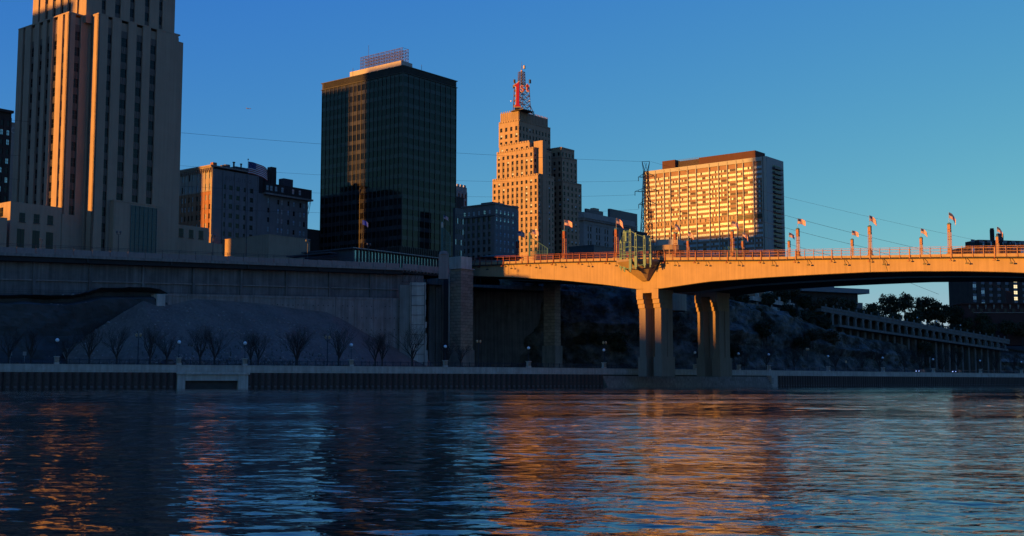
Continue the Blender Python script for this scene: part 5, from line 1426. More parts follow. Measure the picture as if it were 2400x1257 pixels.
# ---- classical stone building
CL = Bld('classical_stone_building', 'grey classical stone building with a deep cornice, right of the stepped tower', 1368, 497, 520)
RC = CL.R(1487, 524); zt_ = CL.top
CL.part('wall', MB().box(.4, RC, .4, 2.6, 25, zt_ - 1), 'classic')
mb = MB().box(-1.1, RC + .9, -1.1, 2.6, zt_ - 2.7, zt_ - 2.1).box(-.7, RC + .5, -.7, 2.6, zt_ - 3.6, zt_ - 2.7).box(-.2, RC + .1, -.2, 2.6, zt_ - 2.1, zt_); CL.part('cornice', mb, 'classic')
dm = MB().box(0, .4, -1.0, -.7, 0, .6).mesh('dentil', 'classic')
for i in range(int(RC / 1.1)): place('dentil', dm, CL.e, (i * 1.1, 0, zt_ - 3.45))
cs = []
for i in range(6):
    c_ = lerp(1.2, RC, (i + .5) / 6); cs += [c_ - 1.0, c_ + 1.0]
mb = MB(); CL.grid(mb, 'R', .4, 0, RC, zt_ - 5.3 - 6 * 3.15, zt_ - 5.3, 12, 6, .5, .68, .35, ('dark',), us=cs, ww=1.0); CL.part('facade', mb, 'classic')
CL.part('frieze', MB().box(0, RC, .02, .42, zt_ - 5.3, zt_ - 3.6).box(-.15, RC, -.15, .4, zt_ - 4.9, zt_ - 4.6), 'classic')
x0, x1 = CL.R(1422, 492, 3), CL.R(1486, 500, 3); CL.part('roof_block', MB().box(x0, x1, 1.2, 2.5, zt_ - 4, CL.z(490, x0, 3)), 'slate')
x0, x1 = CL.R(1372, 489, 2), CL.R(1412, 494, 2); CL.part('roof_block', MB().box(x0, x1, 1.6, 2.5, zt_ - 4, CL.z(489, x0, 2)), 'slate')
CL.part('skylight', MB().box(CL.R(1392, 492, 4), CL.R(1404, 492, 4), 4, 6, zt_, CL.z(489.5, CL.R(1395, 492, 4), 4) + .3), 'lime')
CL.finish()
DK = Bld('dark_low_roof', 'small dark flat roof between the classical building and the hotel', 1480, 541, 560); DK.part('wall', MB().box(0, 14, 0, 8, 25, DK.top), 'brickd'); DK.part('roof_edge', MB().box(-.1, 14.1, -.1, 8, DK.top, DK.top + .3), 'black')
BC = Bld('blue_clad_block', 'low blue-grey clad block in front of the classical stone building', 1392, 576, 470); BC.part('wall', MB().box(0, BC.R(1450, 580), 0, 12, 25, BC.top), 'slate'); BC.part('roof_edge', MB().box(-.15, BC.R(1450, 580) + .1, -.15, 12.1, BC.top, BC.top + .4), 'slate')

# ---- hotel slab
HO = Bld('hotel_slab', 'wide slab hotel with tan brick bands and white piers, glowing in the sun', 1796, 366, 640)
bx_px = [1512, 1537, 1557, 1571.5, 1592.6, 1612.6, 1632.7, 1663.4, 1685, 1706, 1727, 1743, 1767.5, 1788.6]
ys = [HO.L(p, 480) for p in bx_px]; LH = HO.L(1512, 480); RH = HO.R(1836, 378)
zt_ = HO.top; zpan = HO.z(375.5); fh = 11.75 * 640 / F
HO.part('wall', MB().box(.3, RH, .3, LH, 25, zt_ - .3), 'hotb'); HO.part('end_wall', MB().box(.0, RH, .0, .3, 25, zt_), 'hotp')
HO.part('parapet', MB().box(-.2, RH, .02, LH, zt_ - .3, zt_ + .0), 'hotp')
nrow = 19; z0 = zpan - 1.1 - fh
wcache = {}
def hband(wd, var):
    k_ = (round(wd, 1), var)
    if k_ not in wcache:
        r_ = random.Random(int(wd * 10) + var * 77); mb = MB(); n = 5 if wd > 4 else 3; n = max(3, int(round(wd / 1.0)))
        for i in range(n):
            a, b_ = wd * (i + .09) / n, wd * (i + .91) / n; dark = r_.random() < (.16, .55, .3)[var % 3]
            mb.box(-.06, 0, a, b_, 0, fh * .46, 1 if dark else 0)
            mb.box(-.1, -.06, (a + b_) / 2 - .03, (a + b_) / 2 + .03, 0, fh * .46, 2)
        mb.box(-.14, 0, 0, wd, -.14, 0, 2)
        wcache[k_] = mb.mesh('window_band', ['blind', 'glass', 'hotp'])
    return wcache[k_]
for i in range(len(ys) - 1):
    a, b_ = ys[i + 1] + .45, ys[i] - .45; wd = b_ - a
    for j in range(nrow):
        z = z0 - fh * j
        if j in (10,):
            MB().box(-.1, .31, a, b_, z - .4, z + fh * .62).build('open_storey', 'black' if i > 9 else 'lime', HO.e)
            for q in range(2): MB().box(-.12, .3, a + wd * (.25 + .45 * q), a + wd * (.25 + .45 * q) + .7, z - .1, z + fh * .62).build('column', 'glass', HO.e)
            continue
        place('window_band', hband(wd, rnd.choice([0, 0, 1, 2, 3])), HO.e, (.29, a, z))
    MB().box(-.28, .3, a - .1, b_ + .1, zpan, zt_ - .31).build('parapet_panel', 'hotp', HO.e)
for y in ys: MB().box(-.45, .3, y - .24, y + .24, 25, zt_ - .4).build('pier', 'hotp', HO.e)
MB().box(-.4, .3, .0, ys[-1] - .7, 25, zt_ - .05).build('corner_pier', 'hotp', HO.e)
x0, x1 = HO.R(1812, 480), HO.R(1831, 480)
bal = MB().box(x0, x1, -1.5, 0, 0, .2).box(x0, x1, -1.55, -1.45, .2, 1.15).box(x0, x0 + .1, -1.5, 0, .2, 1.15).box(x1 - .1, x1, -1.5, 0, .2, 1.15).mesh('balcony', 'slate')
dr = MB().box(x0 + .5, x1 - .5, -.06, 0, .2, 2.3).mesh('balcony_door', 'glass')
for j in range(nrow + 1): place('balcony', bal, HO.e, (0, 0, z0 - fh * j)); place('balcony_door', dr, HO.e, (0, 0, z0 - fh * j))
y0, y1 = HO.L(1770, 360, 3), HO.L(1638, 375, 3); x1 = HO.R(1793, 360, y0); HO.part('penthouse', MB().box(3, max(x1, 8), y0, y1, zt_ - .3, HO.z(352.5, 3, y0)), 'brown')
y0, y1 = HO.L(1582, 375, 3), HO.L(1552, 380, 3); HO.part('penthouse', MB().box(3, 9, y0, y1, zt_ - .3, HO.z(374.5, 3, y0)), 'brown')
y2 = HO.L(1638, 375, 5); mb = MB()
for k in range(22): y = lerp(y0, y2, k / 21); mb.bar((5, y, zt_), (5, y, HO.z(375, 5, y0)), .15)
HO.part('screen', mb, 'slate', kind='stuff'); HO.part('plant_room', MB().box(6, 12, y2, y0, zt_ - .3, HO.z(379, 6, y0)), 'brown')

# ---- sunlit low buildings behind the bridge
C1 = Bld('sunlit_concrete_block', 'plain concrete block glowing orange behind the green frame', 1513, 551, 405)
l_ = C1.L(1489, 556); r_ = C1.R(1521, 556); C1.part('wall', MB().box(0, max(r_, 3), 0, l_, 25, C1.top - .3), 'lime'); C1.part('coping', MB().box(-.12, max(r_, 3) + .1, -.12, l_ + .1, C1.top - .3, C1.top), 'lime')
C1.part('lower_wing', MB().box(-3, max(r_, 3) + 3.5, -3, l_, 25, C1.z(574, 0, -3)), 'lime'); C1.part('joint', MB().box(-.03, .0, l_ * .45, l_ * .45 + .06, 40, C1.top - .4).box(-.03, 0, 0, l_, C1.top - 2.2, C1.top - 2.14), 'mortar')
C1.finish()
c_ = at(1571, 582, 398); RB = thing('round_sunlit_building', 'low round-cornered building with square windows, half lit orange, behind the bridge', 'building', (c_.x, c_.y, 25), 0)
zr_ = zat(578, 398) - 25; r1 = 36 * 398 / F
MB().lathe([(r1, 0), (r1, zr_ - .3), (r1 + .12, zr_ - .3), (r1 + .12, zr_), (.01, zr_)], 28).build('wall', 'lime', RB)
for k in range(7):
    a = math.radians(205 + k * 21); MB().box(-.7, .7, -.14, .1, zr_ - 3.1, zr_ - 1.6).build('window', 'glass', RB, (r1 * math.cos(a), r1 * math.sin(a), 0), a + math.pi / 2)
z2 = zat(567, 402) - 25; MB().prism([(-4.4, -1.5), (2.0, -3.6), (4.6, 1), (3.0, 4), (-4.0, 4)], zr_, z2).build('roof_room', 'white', RB)
mb = MB(); w_ = at(1600, 585, 420); w2 = at(1700, 600, 440)
LO = Bld('long_low_block', 'long low shaded block with slatted front in front of the hotel', 1600, 586, 425); rr = LO.R(1700, 600); LO.part('wall', MB().box(0, rr, 0, 12, 25, LO.top), 'slate')
for k in range(5): LO.part('slat', MB().box(0, rr, -.12, 0, LO.top - .5 - k * 1.0, LO.top - .2 - k * 1.0), 'roofg')
LO.finish()
# green-roofed tent
p = at(1170, 600, 400); TN = thing('market_tent', 'dark green pitched tent roof behind the shaded end of the bridge', 'tent', (p.x, p.y, 31.3), .2)
hz = zat(596, 400) - 31.3; ht = zat(606, 400) - 31.3; mb = MB(); W_, D_ = 7.5, 5
for a, b_, c_ in (((-W_, -D_), (W_, -D_), 0), ((W_, -D_), (W_, D_), 0), ((W_, D_), (-W_, D_), 0), ((-W_, D_), (-W_, -D_), 0)): mb.face([(*a, ht), (*b_, ht), (0, 0, hz)])
mb.build('canopy', 'tent', TN); mb = MB()
for x in (-W_, W_):
    for y in (-D_, D_): mb.bar((x * .97, y * .97, 0), (x * .97, y * .97, ht), .15)
mb.build('pole', 'black', TN)

# ================================================================ FLAG, PYLON, WIRES, PLANE
p = at(577, 590, 426); fp = MB().lathe([(.2, 31.4), (.16, 36), (.07, zat(376, p.y))], 8).lathe([(.05, zat(376, p.y)), (.22, zat(375, p.y)), (.22, zat(373, p.y)), (.02, zat(372, p.y))], 8).build('flagpole', 'navy', None, (p.x, p.y, 0)); tag(fp, 'tall dark flagpole in front of the cornice brick building', 'flagpole')
bf = flag_mesh(5.2, 2.9, .42, 3); f = place('flag', bf, None, (p.x + .12, p.y, zat(379, p.y)), -.1); tag(f, 'large national flag hanging in shade from the tall dark flagpole', 'flag'); f.scale = (1.5,) * 3
p = vpt(848, 590, 2.0); fp = MB().lathe([(.14, 31.4), (.05, zat(512, p.y))], 8).build('flagpole', 'navy', None, (p.x, p.y, 0)); tag(fp, 'dark flagpole in front of the black glass tower', 'flagpole')
fb = flag_mesh(1.9, 1.3, .5, 9, stars=False, mats=('fblue2', 'fblue2', 'fblue2')); f = place('flag', fb, None, (p.x + .05, p.y, zat(516, p.y)), .1); tag(f, 'small plain blue flag in front of the black glass tower', 'flag')

PYY = 420.0; pb_ = at(1516, 600, PYY); PZ0 = 31.0; PL = thing('power_pylon', 'tall steel lattice power pylon with three pairs of arms in front of the hotel', 'pylon', (pb_.x, pb_.y, PZ0), .25)
zz_ = lambda py: zat(py, PYY) - PZ0; s_ = PYY / F
mb = MB(); lattice(mb, 24 * s_ * .5 + .9, 13 * s_ * .5, 0, zz_(450), 9, .13); lattice(mb, 13 * s_ * .5, 9 * s_ * .5, zz_(450), zz_(402), 4, .12)
for k in (-1, 1):
    mb.bar((k * 4.5 * s_, -.6, zz_(402)), (k * 9.5 * s_, 0, zz_(379)), .16); mb.bar((k * 4.5 * s_, .6, zz_(402)), (k * 9.5 * s_, 0, zz_(379)), .16); mb.bar((k * 4.5 * s_, 0, zz_(402)), (-k * 3 * s_, 0, zz_(382)), .12)
mb.bar((-9.5 * s_, 0, zz_(380)), (9.5 * s_, 0, zz_(378)), .16); mb.build('tower_lattice', 'steel', PL)
ARMS = [(418, 19, 22), (452, 28, 32), (482, 19, 24)]
for py, la, lb_ in ARMS:
    for sgn_, l_ in ((-1, la), (1, lb_)):
        mb = MB(); zt2, zb2 = zz_(py - 11), zz_(py - 2); tip = (sgn_ * l_ * s_, 0, zz_(py - (2 if sgn_ < 0 else 6)))
        for q in (-.8, .8): mb.bar((sgn_ * 5 * s_, q, zt2), tip, .12); mb.bar((sgn_ * 5 * s_, q, zb2), tip, .12)
        for t in (.3, .6):
            a = Vector((sgn_ * 5 * s_, 0, zt2)).lerp(Vector(tip), t); b_ = Vector((sgn_ * 5 * s_, 0, zb2)).lerp(Vector(tip), t); mb.bar(a, b_, .1)
        mb.build('arm', 'steel', PL); MB().tube(tip, (tip[0], 0, tip[2] - 1.5), .12, .12, 6).build('insulator', 'black', PL)
def wire(lab, pts, r=.028):
    # catenary-like polyline through pixel/depth points
    mb = MB(); P = [at(*q) for q in pts]
    for a, b_ in zip(P[:-1], P[1:]):
        n = 14; sag = (a - b_).length * .006; prev = a
        for k in range(1, n + 1):
            t = k / n; q = a.lerp(b_, t); q.z -= sag * 4 * t * (1 - t); mb.tube(prev, q, r, r, 4, caps=False); prev = q
    o = mb.build('power_line', 'black'); tag(o, lab, 'power line', 'power lines hung from the pylon')
wire('topmost power line running left from the pylon head', [(1507, 379, 419), (430, 312, 330), (-200, 260, 300)], .035)
wire('power line running left from the upper arm of the pylon', [(1497, 424, 418), (1080, 424, 385), (430, 389, 340), (-200, 345, 300)])
wire('power line running left from the long middle arm of the pylon', [(1488, 457, 418), (1080, 461, 385), (430, 437, 340), (-200, 405, 300)])
wire('power line running left from the lowest arm of the pylon', [(1497, 491, 418), (1080, 503, 385), (430, 487, 340), (-200, 462, 300)])
wire('topmost power line running right from the pylon head across the sky', [(1525, 379, 421), (1920, 481, 410), (2470, 600, 395)], .03)
wire('power line running right from the upper arm of the pylon', [(1540, 415, 421), (1840, 505, 410), (2150, 582, 400), (2400, 700, 390)], .045)
wire('power line running right from the middle arm of the pylon', [(1549, 450, 421), (1840, 534, 410), (2035, 582, 400), (2300, 662, 390)], .045)
wire('power line running right from the lowest arm of the pylon', [(1540, 478, 421), (1840, 570, 410), (2035, 622, 400), (2200, 690, 390)], .045)
p = at(583, 255, 2600); AP = thing('airliner', 'tiny distant airliner silhouette in the sky left of the black glass tower', 'airplane', tuple(p), .1)
mb = MB().tube((-4.5, 0, 0), (4, 0, 0), .6, .6, 8).tube((4, 0, 0), (5.5, 0, .1), .6, .2, 8).tube((-4.5, 0, 0), (-6, 0, .2), .6, .15, 8); mb.build('fuselage', 'plane', AP)
mb = MB(); mb.face([(1, .5, 0), (-1, .5, 0), (-3, 5.5, .3), (-2.2, 5.5, .3)]); mb.face([(1, -.5, 0), (-2.2, -5.5, .3), (-3, -5.5, .3), (-1, -.5, 0)]); mb.build('wing', 'plane', AP)
MB().prism([(-4.4, -.12), (-5.8, -.12), (-5.8, .12), (-4.4, .12)], .3, 2.4).build('tail_fin', 'plane', AP)

# ================================================================ RIGHT BANK: cliff, ramp, trees, buildings
BL = [(1180, 400), (1320, 396), (1400, 398), (1500, 402), (1580, 406), (1660, 412), (1760, 424), (1860, 436), (1960, 452), (2060, 475), (2160, 505), (2280, 545), (2400, 575), (2600, 640)]
TOPY = [(1180, 640), (1320, 668), (1400, 672), (1500, 680), (1600, 688), (1700, 702), (1760, 712), (1860, 730), (1960, 772), (2060, 796), (2160, 810), (2280, 822), (2400, 830), (2600, 830)]
cols = []
for px in [1180] + list(range(1240, 2620, 40)):
    Y = interp(px, BL); b_ = at(px, 850, Y); zt_ = zat(interp(px, TOPY), Y + 8); wn = Vector((-.45, .89, 0))
    c_ = []
    for o, f in ((-9, 0), (-4, .06), (-1.5, .22), (.2, .38), (-.8 + 1.5 * math.sin(px * .021), .55), (1.5, .72), (2.5 + math.sin(px * .05), .9), (6, 1.0), (14, 1.04)):
        q = Vector((b_.x, b_.y, 0)) + wn * o; q.z = 4.9 + (zt_ - 4.9) * f; c_.append(q)
    cols.append(c_)
sheet('limestone_cliff', cols, 'rock', nz=1.7, freq=.17, sub=8, seed=7)
# hillside rising behind the cliff
cols = []
HT = [(1100, 34), (1300, 34), (1700, 34), (1900, 33), (2100, 34), (2300, 31), (2600, 30)]
for px in range(1100, 2700, 100):
    Y = interp(px, BL); b_ = at(px, 850, Y); wn = Vector((-.45, .89, 0)); zt_ = zat(interp(px, TOPY), Y + 8); H_ = interp(px, HT); c_ = []
    for o, f in ((10, None), (26, .25), (60, .7), (100, 1.0), (400, 1.0), (1200, 1.0)):
        q = Vector((b_.x, b_.y, 0)) + wn * o; q.z = (4.9 + (zt_ - 4.9) * 1.0) if f is None else lerp(zt_, max(zt_, H_), f); c_.append(q)
    cols.append(c_)
sheet('wooded_hillside', cols, 'earth', nz=.4, freq=.05, sub=3)

# foliage
def crown_mesh(seed, n=2000, shape=(1, 1, .9), leaf=.30, clumps=26):
    r_ = random.Random(seed); mb = MB(); cl = []
    for _ in range(clumps):
        while True:
            v = Vector((r_.uniform(-1, 1), r_.uniform(-1, 1), r_.uniform(-1, 1)))
            if .25 < v.length < 1: break
        cl.append((Vector((v.x * shape[0], v.y * shape[1], v.z * shape[2])) * .78, r_.uniform(.2, .42)))
    for _ in range(n):
        c_, rr = cl[r_.randrange(clumps)]; d = Vector((r_.gauss(0, 1), r_.gauss(0, 1), r_.gauss(0, 1))).normalized() * rr * r_.uniform(.5, 1.05)
        p = c_ + d; a = Vector((r_.uniform(-1, 1), r_.uniform(-1, 1), r_.uniform(-1, 1))).normalized(); b_ = a.cross(Vector((r_.uniform(-1, 1), r_.uniform(-1, 1), r_.uniform(-1, 1)))).normalized()
        s = leaf * .18 * r_.uniform(.7, 1.5); mb.face([p - a * s, p + b_ * s * .8, p + a * s, p - b_ * s * .8])
    return mb
def trunk_mesh(seed):
    r_ = random.Random(seed); mb = MB(); mb.tube((0, 0, -1.8), (0, 0, -.3), .07, .045, 6)
    for k in range(6):
        a = k * 1.05 + r_.uniform(-.3, .3); e = Vector((math.cos(a) * r_.uniform(.3, .6), math.sin(a) * r_.uniform(.3, .6), r_.uniform(.0, .7))); mb.tube((0, 0, -.45 + .05 * k), e, .035, .01, 5)
        for _ in range(2): mb.tube(e * .6 + Vector((0, 0, -.15)), e * 1.25 + Vector((r_.uniform(-.2, .2), r_.uniform(-.2, .2), .1)), .015, .005, 4)
    return mb.mesh('trunk', 'bark')
CRM = {k: [crown_mesh(30 + i, 3000, clumps=34, leaf=.36).mesh('crown', k) for i in range(4)] for k in ('leaf', 'leafb')}
TRM = [trunk_mesh(5 + i) for i in range(3)]
CRS = {'sparse': [crown_mesh(80 + i, 2600, clumps=30, leaf=.34).mesh('crown', 'leaf') for i in range(2)]}
def tree(px, py, Y, rpx, lab, kind='leaf', hk=1.0, k=[0]):
    p = at(px, py + rpx * .1, Y); r = rpx * 1.15 * Y / F; t = thing('tree', lab, 'tree', tuple(p), rnd.uniform(0, 6), 'leafy trees on the right bank'); t.scale = (r, r, r * hk)
    k[0] += 1
    place('trunk', TRM[k[0] % 3], t); place('crown', (CRS['sparse'][k[0] % 2] if kind == 'sparse' else CRM[kind][k[0] % 4]), t); return t
SK = [(2085, 712, 590, 27, 'sparse', 'open-crowned dark tree standing against the pale sky under the bridge'), (2120, 708, 592, 22, 'sparse', 'second open-crowned tree, just right of the first, against the pale sky'),
      (2172, 722, 600, 31, 'leaf', 'large dense dome-shaped tree against the pale sky'), (2208, 734, 600, 24, 'leaf', 'dark tree right of the dome-shaped tree'), (2238, 738, 600, 22, 'leaf', 'dark tree just left of the maroon brick building'), (2142, 742, 590, 22, 'leaf', 'low dark tree below the gap between the two big skyline trees'), (2045, 728, 560, 22, 'leaf', 'dark tree in front of the flat-roofed modern building')]
for px, py, Y, r, kd, lab in SK: tree(px, py, Y, r, lab, kd, 1.0)
spots = []
for i in range(34):
    spots.append((rnd.uniform(1700, 2400), None))
WD = [(1340, 700, 415), (1372, 728, 405), (1440, 700, 418), (1480, 712, 412), (1405, 790, 398), (1450, 800, 398), (1350, 800, 398), (1585, 702, 425), (1600, 740, 415), (1700, 700, 440), (1735, 700, 445), (1742, 735, 430), (1772, 735, 432), (1800, 700, 455), (1830, 690, 465), (1862, 688, 475), (1850, 728, 445), (1885, 705, 470), (1915, 715, 475), (1890, 745, 452), (1925, 755, 455), (1950, 708, 495), (1985, 715, 505), (2015, 735, 520), (1905, 785, 440), (1790, 770, 425), (1880, 800, 436), (1945, 790, 450), (2060, 748, 545), (2100, 752, 560), (2150, 765, 570), (2190, 770, 580), (2235, 775, 590), (2280, 782, 600), (2320, 770, 590), (2360, 765, 590), (2395, 770, 595), (2300, 755, 600), (2262, 758, 600), (2340, 745, 610), (2385, 742, 610), (2170, 818, 500), (2230, 826, 520), (2300, 835, 540), (1720, 820, 405), (1660, 800, 405)]
for i, (px, py, Y) in enumerate(WD):
    reg = 'behind the bridge pier' if px < 1650 else ('among the limestone cliffs' if px < 1960 and py > 720 else ('on the ridge above the arched ramp' if px < 2250 else 'below the maroon brick building at the right'))
    if py > 780: reg = 'at the foot of the cliff' if px < 2000 else 'under the arched ramp'
    tree(px, py, Y, rnd.uniform(17, 25), 'bushy tree %s, %s hillside tree from left' % (reg, ORD[sorted(WD).index((px, py, Y))]), 'leafb' if i % 3 == 0 else 'leaf', rnd.uniform(.8, 1.1))

# brush clinging to the cliff
rb_ = random.Random(44); bb = MB(); bb2 = MB(); tops = []
for i in range(230):
    px = rb_.uniform(1290, 2420); Y = interp(px, BL); b_ = at(px, 850, Y); wn = Vector((-.45, .89, 0)); zt_ = zat(interp(px, TOPY), Y + 8); f = rb_.random() ** .8
    q = Vector((b_.x, b_.y, 0)) + wn * lerp(-6, 3.5, f); q.z = 5 + (zt_ - 5) * f + .5; r_c = rb_.uniform(.7, 2.2); mbx = bb if i % 3 else bb2
    for k in range(90):
        d = Vector((rb_.gauss(0, 1), rb_.gauss(0, 1) * .8, rb_.gauss(0, .8))) * (r_c * .5); p = q + d
        a = Vector((rb_.uniform(-1, 1), rb_.uniform(-1, 1), rb_.uniform(-1, 1))).normalized(); c_ = a.cross(Vector((rb_.uniform(-1, 1), rb_.uniform(-1, 1), rb_.uniform(-1, 1)))).normalized(); s_ = rb_.uniform(.12, .3)
        mbx.face([p - a * s_, p + c_ * s_ * .7, p + a * s_])
bb.build('cliff_brush', 'leaf', kind='stuff'); bb2.build('dry_cliff_brush', 'leafb', kind='stuff')

# arched ramp road
RA_ = at(1925, 722, 470); RB_ = at(2366, 800, 540)
rd = Vector((RB_.x - RA_.x, RB_.y - RA_.y, 0)); RL_ = rd.length; RP = thing('arched_ramp', 'long concrete ramp on arches descending along the cliff to the right', 'ramp', (RA_.x, RA_.y, 0), math.atan2(rd.y, rd.x))
def rz(x, a, b_): return lerp(a, b_, x / RL_)
zA, zB = RA_.z, zat(800, RB_.y); lA, lB = zat(758, RA_.y) , zat(822, RB_.y)
def slope_box(mb, x0, x1, y0, y1, fa, fb, m=0):
    v = [(x0, y0, fa(x0)), (x1, y0, fa(x1)), (x1, y1, fa(x1)), (x0, y1, fa(x0)), (x0, y0, fb(x0)), (x1, y0, fb(x1)), (x1, y1, fb(x1)), (x0, y1, fb(x0))]; i = len(mb.v); mb.v.extend(v)
    for f in ((0, 3, 2, 1), (4, 5, 6, 7), (0, 1, 5, 4), (1, 2, 6, 5), (2, 3, 7, 6), (3, 0, 4, 7)): mb.f.append(tuple(i + k for k in f)); mb.m.append(m)
    return mb
up = lambda x: rz(x, zA, zB); lo = lambda x: rz(x, lA, lB)
slope_box(MB(), 0, RL_, 0, 12, lambda x: up(x) - 1.3, lambda x: up(x) - .1).build('upper_deck', 'ramp', RP)
slope_box(MB(), 0, RL_, -.15, .15, lambda x: up(x) - .1, lambda x: up(x) + .75).build('upper_parapet', 'ramp', RP)
slope_box(MB(), RL_ * .05, RL_ * .95, -3.4, 2, lambda x: lo(x) - .9, lambda x: lo(x)).build('lower_deck', 'ramp', RP)
n = 26
for k in range(n + 1):
    x = RL_ * (.02 + .95 * k / n)
    MB().box(x - .22, x + .22, -.3, .2, up(x) + .2, up(x) + 1.8).build('parapet_post', 'ramp', RP)
    if .05 * RL_ < x < .95 * RL_:
        MB().box(x - .28, x + .28, -3.5, -3.0, lo(x), lo(x) + 1.7).build('lower_post', 'ramp', RP)
        MB().box(x - .5, x + .5, .3, 1.3, lo(x), up(x) - 1.3).build('column', 'ramp', RP)
        MB().box(x - .6, x + .6, -.6, 1.6, 5, lo(x) - .9).build('footing', 'conc_d', RP)
    if k < n:
        x2 = RL_ * (.02 + .95 * (k + 1) / n); mb = MB(); m_ = 8
        for q in range(m_):
            a, b_ = lerp(x, x2, q / m_), lerp(x, x2, (q + 1) / m_); ha = 1.5 * (1 - math.sin(math.pi * (q) / m_) ** .5); hb = 1.5 * (1 - math.sin(math.pi * (q + 1) / m_) ** .5) if q + 1 < m_ else 1.5
            slope_box(mb, a, b_, .35, .9, lambda X, a=a, b_=b_, ha=ha, hb=hb: up(X) - 1.3 - lerp(ha, hb, (X - a) / (b_ - a)) - .02, lambda X: up(X) - 1.3)
        mb.build('arch', 'ramp', RP)
mb = slope_box(MB(), 0, RL_, 6, 6.4, lambda x: 5, lambda x: up(x) - 1.3); mb.build('back_wall', 'mortar', RP)
# upper fragment of the same road, seen between the trees
p0 = at(1764, 694, 452); p1 = at(1863, 712, 468); d = Vector((p1.x - p0.x, p1.y - p0.y, 0)); UF = thing('upper_road_ledge', 'short pale concrete road ledge with posts between the dark trees', 'road ledge', (p0.x, p0.y, 0), math.atan2(d.y, d.x)); ln = d.length
slope_box(MB(), 0, ln, 0, 6, lambda x: lerp(p0.z, p1.z, x / ln) - 1.6, lambda x: lerp(p0.z, p1.z, x / ln)).build('ledge_slab', 'wall_cap', UF)
for k in range(4): x = ln * (k + .5) / 4; z = lerp(p0.z, p1.z, x / ln); MB().box(x - .4, x + .4, -.2, .4, z, z + 1.5).build('post', 'wall_cap', UF)
for k in range(3): x = ln * (k + .4) / 3; MB().box(x - .5, x + .5, .5, 1.5, 5, lerp(p0.z, p1.z, x / ln) - 1.6).build('column', 'conc', UF)
p0 = at(1690, 690, 436); UG = thing('concrete_bracket', 'pale flared concrete bracket beside the top of the second bridge pier', 'bracket', (p0.x, p0.y, 0), .3); MB().prism([(0, 0), (4, 0), (4, 2), (0, 2)], zat(690, 436) - .4, zat(690, 436) + .6).box(1.2, 3.0, .2, 1.6, 20, zat(690, 436) - .4).build('column', 'wall_cap', UG)
# modern flat-roofed building on the ridge
MF = Bld('flat_roofed_modern_building', 'modern building with a sharp sloping blue-grey roof edge under the bridge', 1908, 672, 545, rot=math.radians(28))
rr = MF.R(2036, 685); z_ = MF.top
mb = MB(); mb.face([(-6, -.0, z_ - 3.2), (rr * .45, 0, z_ - 3.2), (rr * .45, 0, z_ + 1.5), (-6, 0, z_ + 1.5)]); 
MF.part('roof_slab', MB().box(-8, rr, -.5, 12, z_ - 2.2, z_).box(-10, rr * .42, 2, 12, z_, z_ + 3.0), 'roofg'); MF.part('wall', MB().box(-8, rr - 5, 2, 10, 28, z_ - 2.2), 'brickd'); MF.part('low_terrace', MB().box(-8, rr - 3.5, .5, 9, 28, z_ - 6.5), 'conc_d'); MF.finish()
# block with pale spandrels at the far right
RK = Bld('spandrel_apartment_block', 'tall dark brick block with pale spandrels and a round chimney at far right', 2268, 578, 640, rot=math.radians(12))
rr = 62; zt_ = RK.top
RK.part('wall', MB().box(0.3, rr, .3, 20, 20, zt_), 'brickd')
us = [RK.R(px, 690) for px in (2285, 2304.5, 2323, 2342, 2361, 2381, 2401)]
mb = MB()
for k, u in enumerate(us):
    for j in range(13):
        z = 36 + j * 3.25; st = 'lit_two' if (k == 5 and 3 <= j <= 9) else rnd.choice(['dark_two', 'dark_two', 'dark_two', 'dark_two', 'sky_two'])
        RK.window('R', .3, u, z, 2.2, 1.75, st); MB().box(u - 1.1, u + 1.1, .12, .3, z + 1.78, z + 3.22).build('spandrel', 'roofg', RK.e)
es = [0] + [x for u in us for x in (u - 1.12, u + 1.12)] + [rr]
for i in range(0, len(es) - 1, 2): mb.box(es[i], es[i + 1], -.05, .3, 20, zt_)
RK.part('pier', mb, 'brickd')
x0 = RK.R(2297, 560); zp = RK.z(561, x0); RK.part('penthouse', MB().box(x0, rr, 2, 14, zt_, zp), 'brickd')
for px in (2303, 2320, 2354): RK.window('R', 2, RK.R(px, 570, 2), zt_ + 1.0, 2.6, 2.2, 'sky_two', 'window')
for k in range(9): RK.window('R', 2, RK.R(2368 + k * 5.5, 570, 2), zt_ + 1.2, .9, 2.0, 'sky', 'window')
u = RK.R(2330, 540, 3); rch = 5.2 * 640 / F; MB().lathe([(rch, zt_), (rch, RK.z(538, u, 3)), (rch * .85, RK.z(538, u, 3)), (rch * .85, RK.z(534.5, u, 3)), (.01, RK.z(534.5, u, 3))], 14, (u, 5)).build('chimney', 'brickd', RK.e)
for px in (2345, 2352): u = RK.R(px, 550, 3); MB().lathe([(1.1, zp), (1.1, RK.z(547, u, 3)), (.01, RK.z(546, u, 3))], 10, (u, 5)).build('roof_tank', 'slate', RK.e)
RK.finish()
MR = Bld('maroon_brick_building', 'long low maroon brick building with bracketed cornice at the right, below the pale-spandrel block', 2252, 711, 600, rot=math.radians(-2))
rr = 60; z_ = MR.top
MR.part('wall', MB().box(.3, rr, .3, 14, 20, z_ - .4), 'maroon'); MR.part('cornice', MB().box(-.6, rr, -.7, 14, z_ - .4, z_).box(-.2, rr, -.2, .3, z_ - .8, z_ - .4), 'maroon'); MR.part('string_course', MB().box(6, rr, -.05, .3, MR.z(734), MR.z(732.5)), 'conc')
for px in range(2272, 2420, 19): u = MR.R(px, 716); MB().box(u - .35, u + .35, -.45, .3, z_ - 2.1, z_ - .8).box(u - .2, u + .2, -.25, .3, z_ - 2.9, z_ - 2.1).build('bracket', 'conc', MR.e)
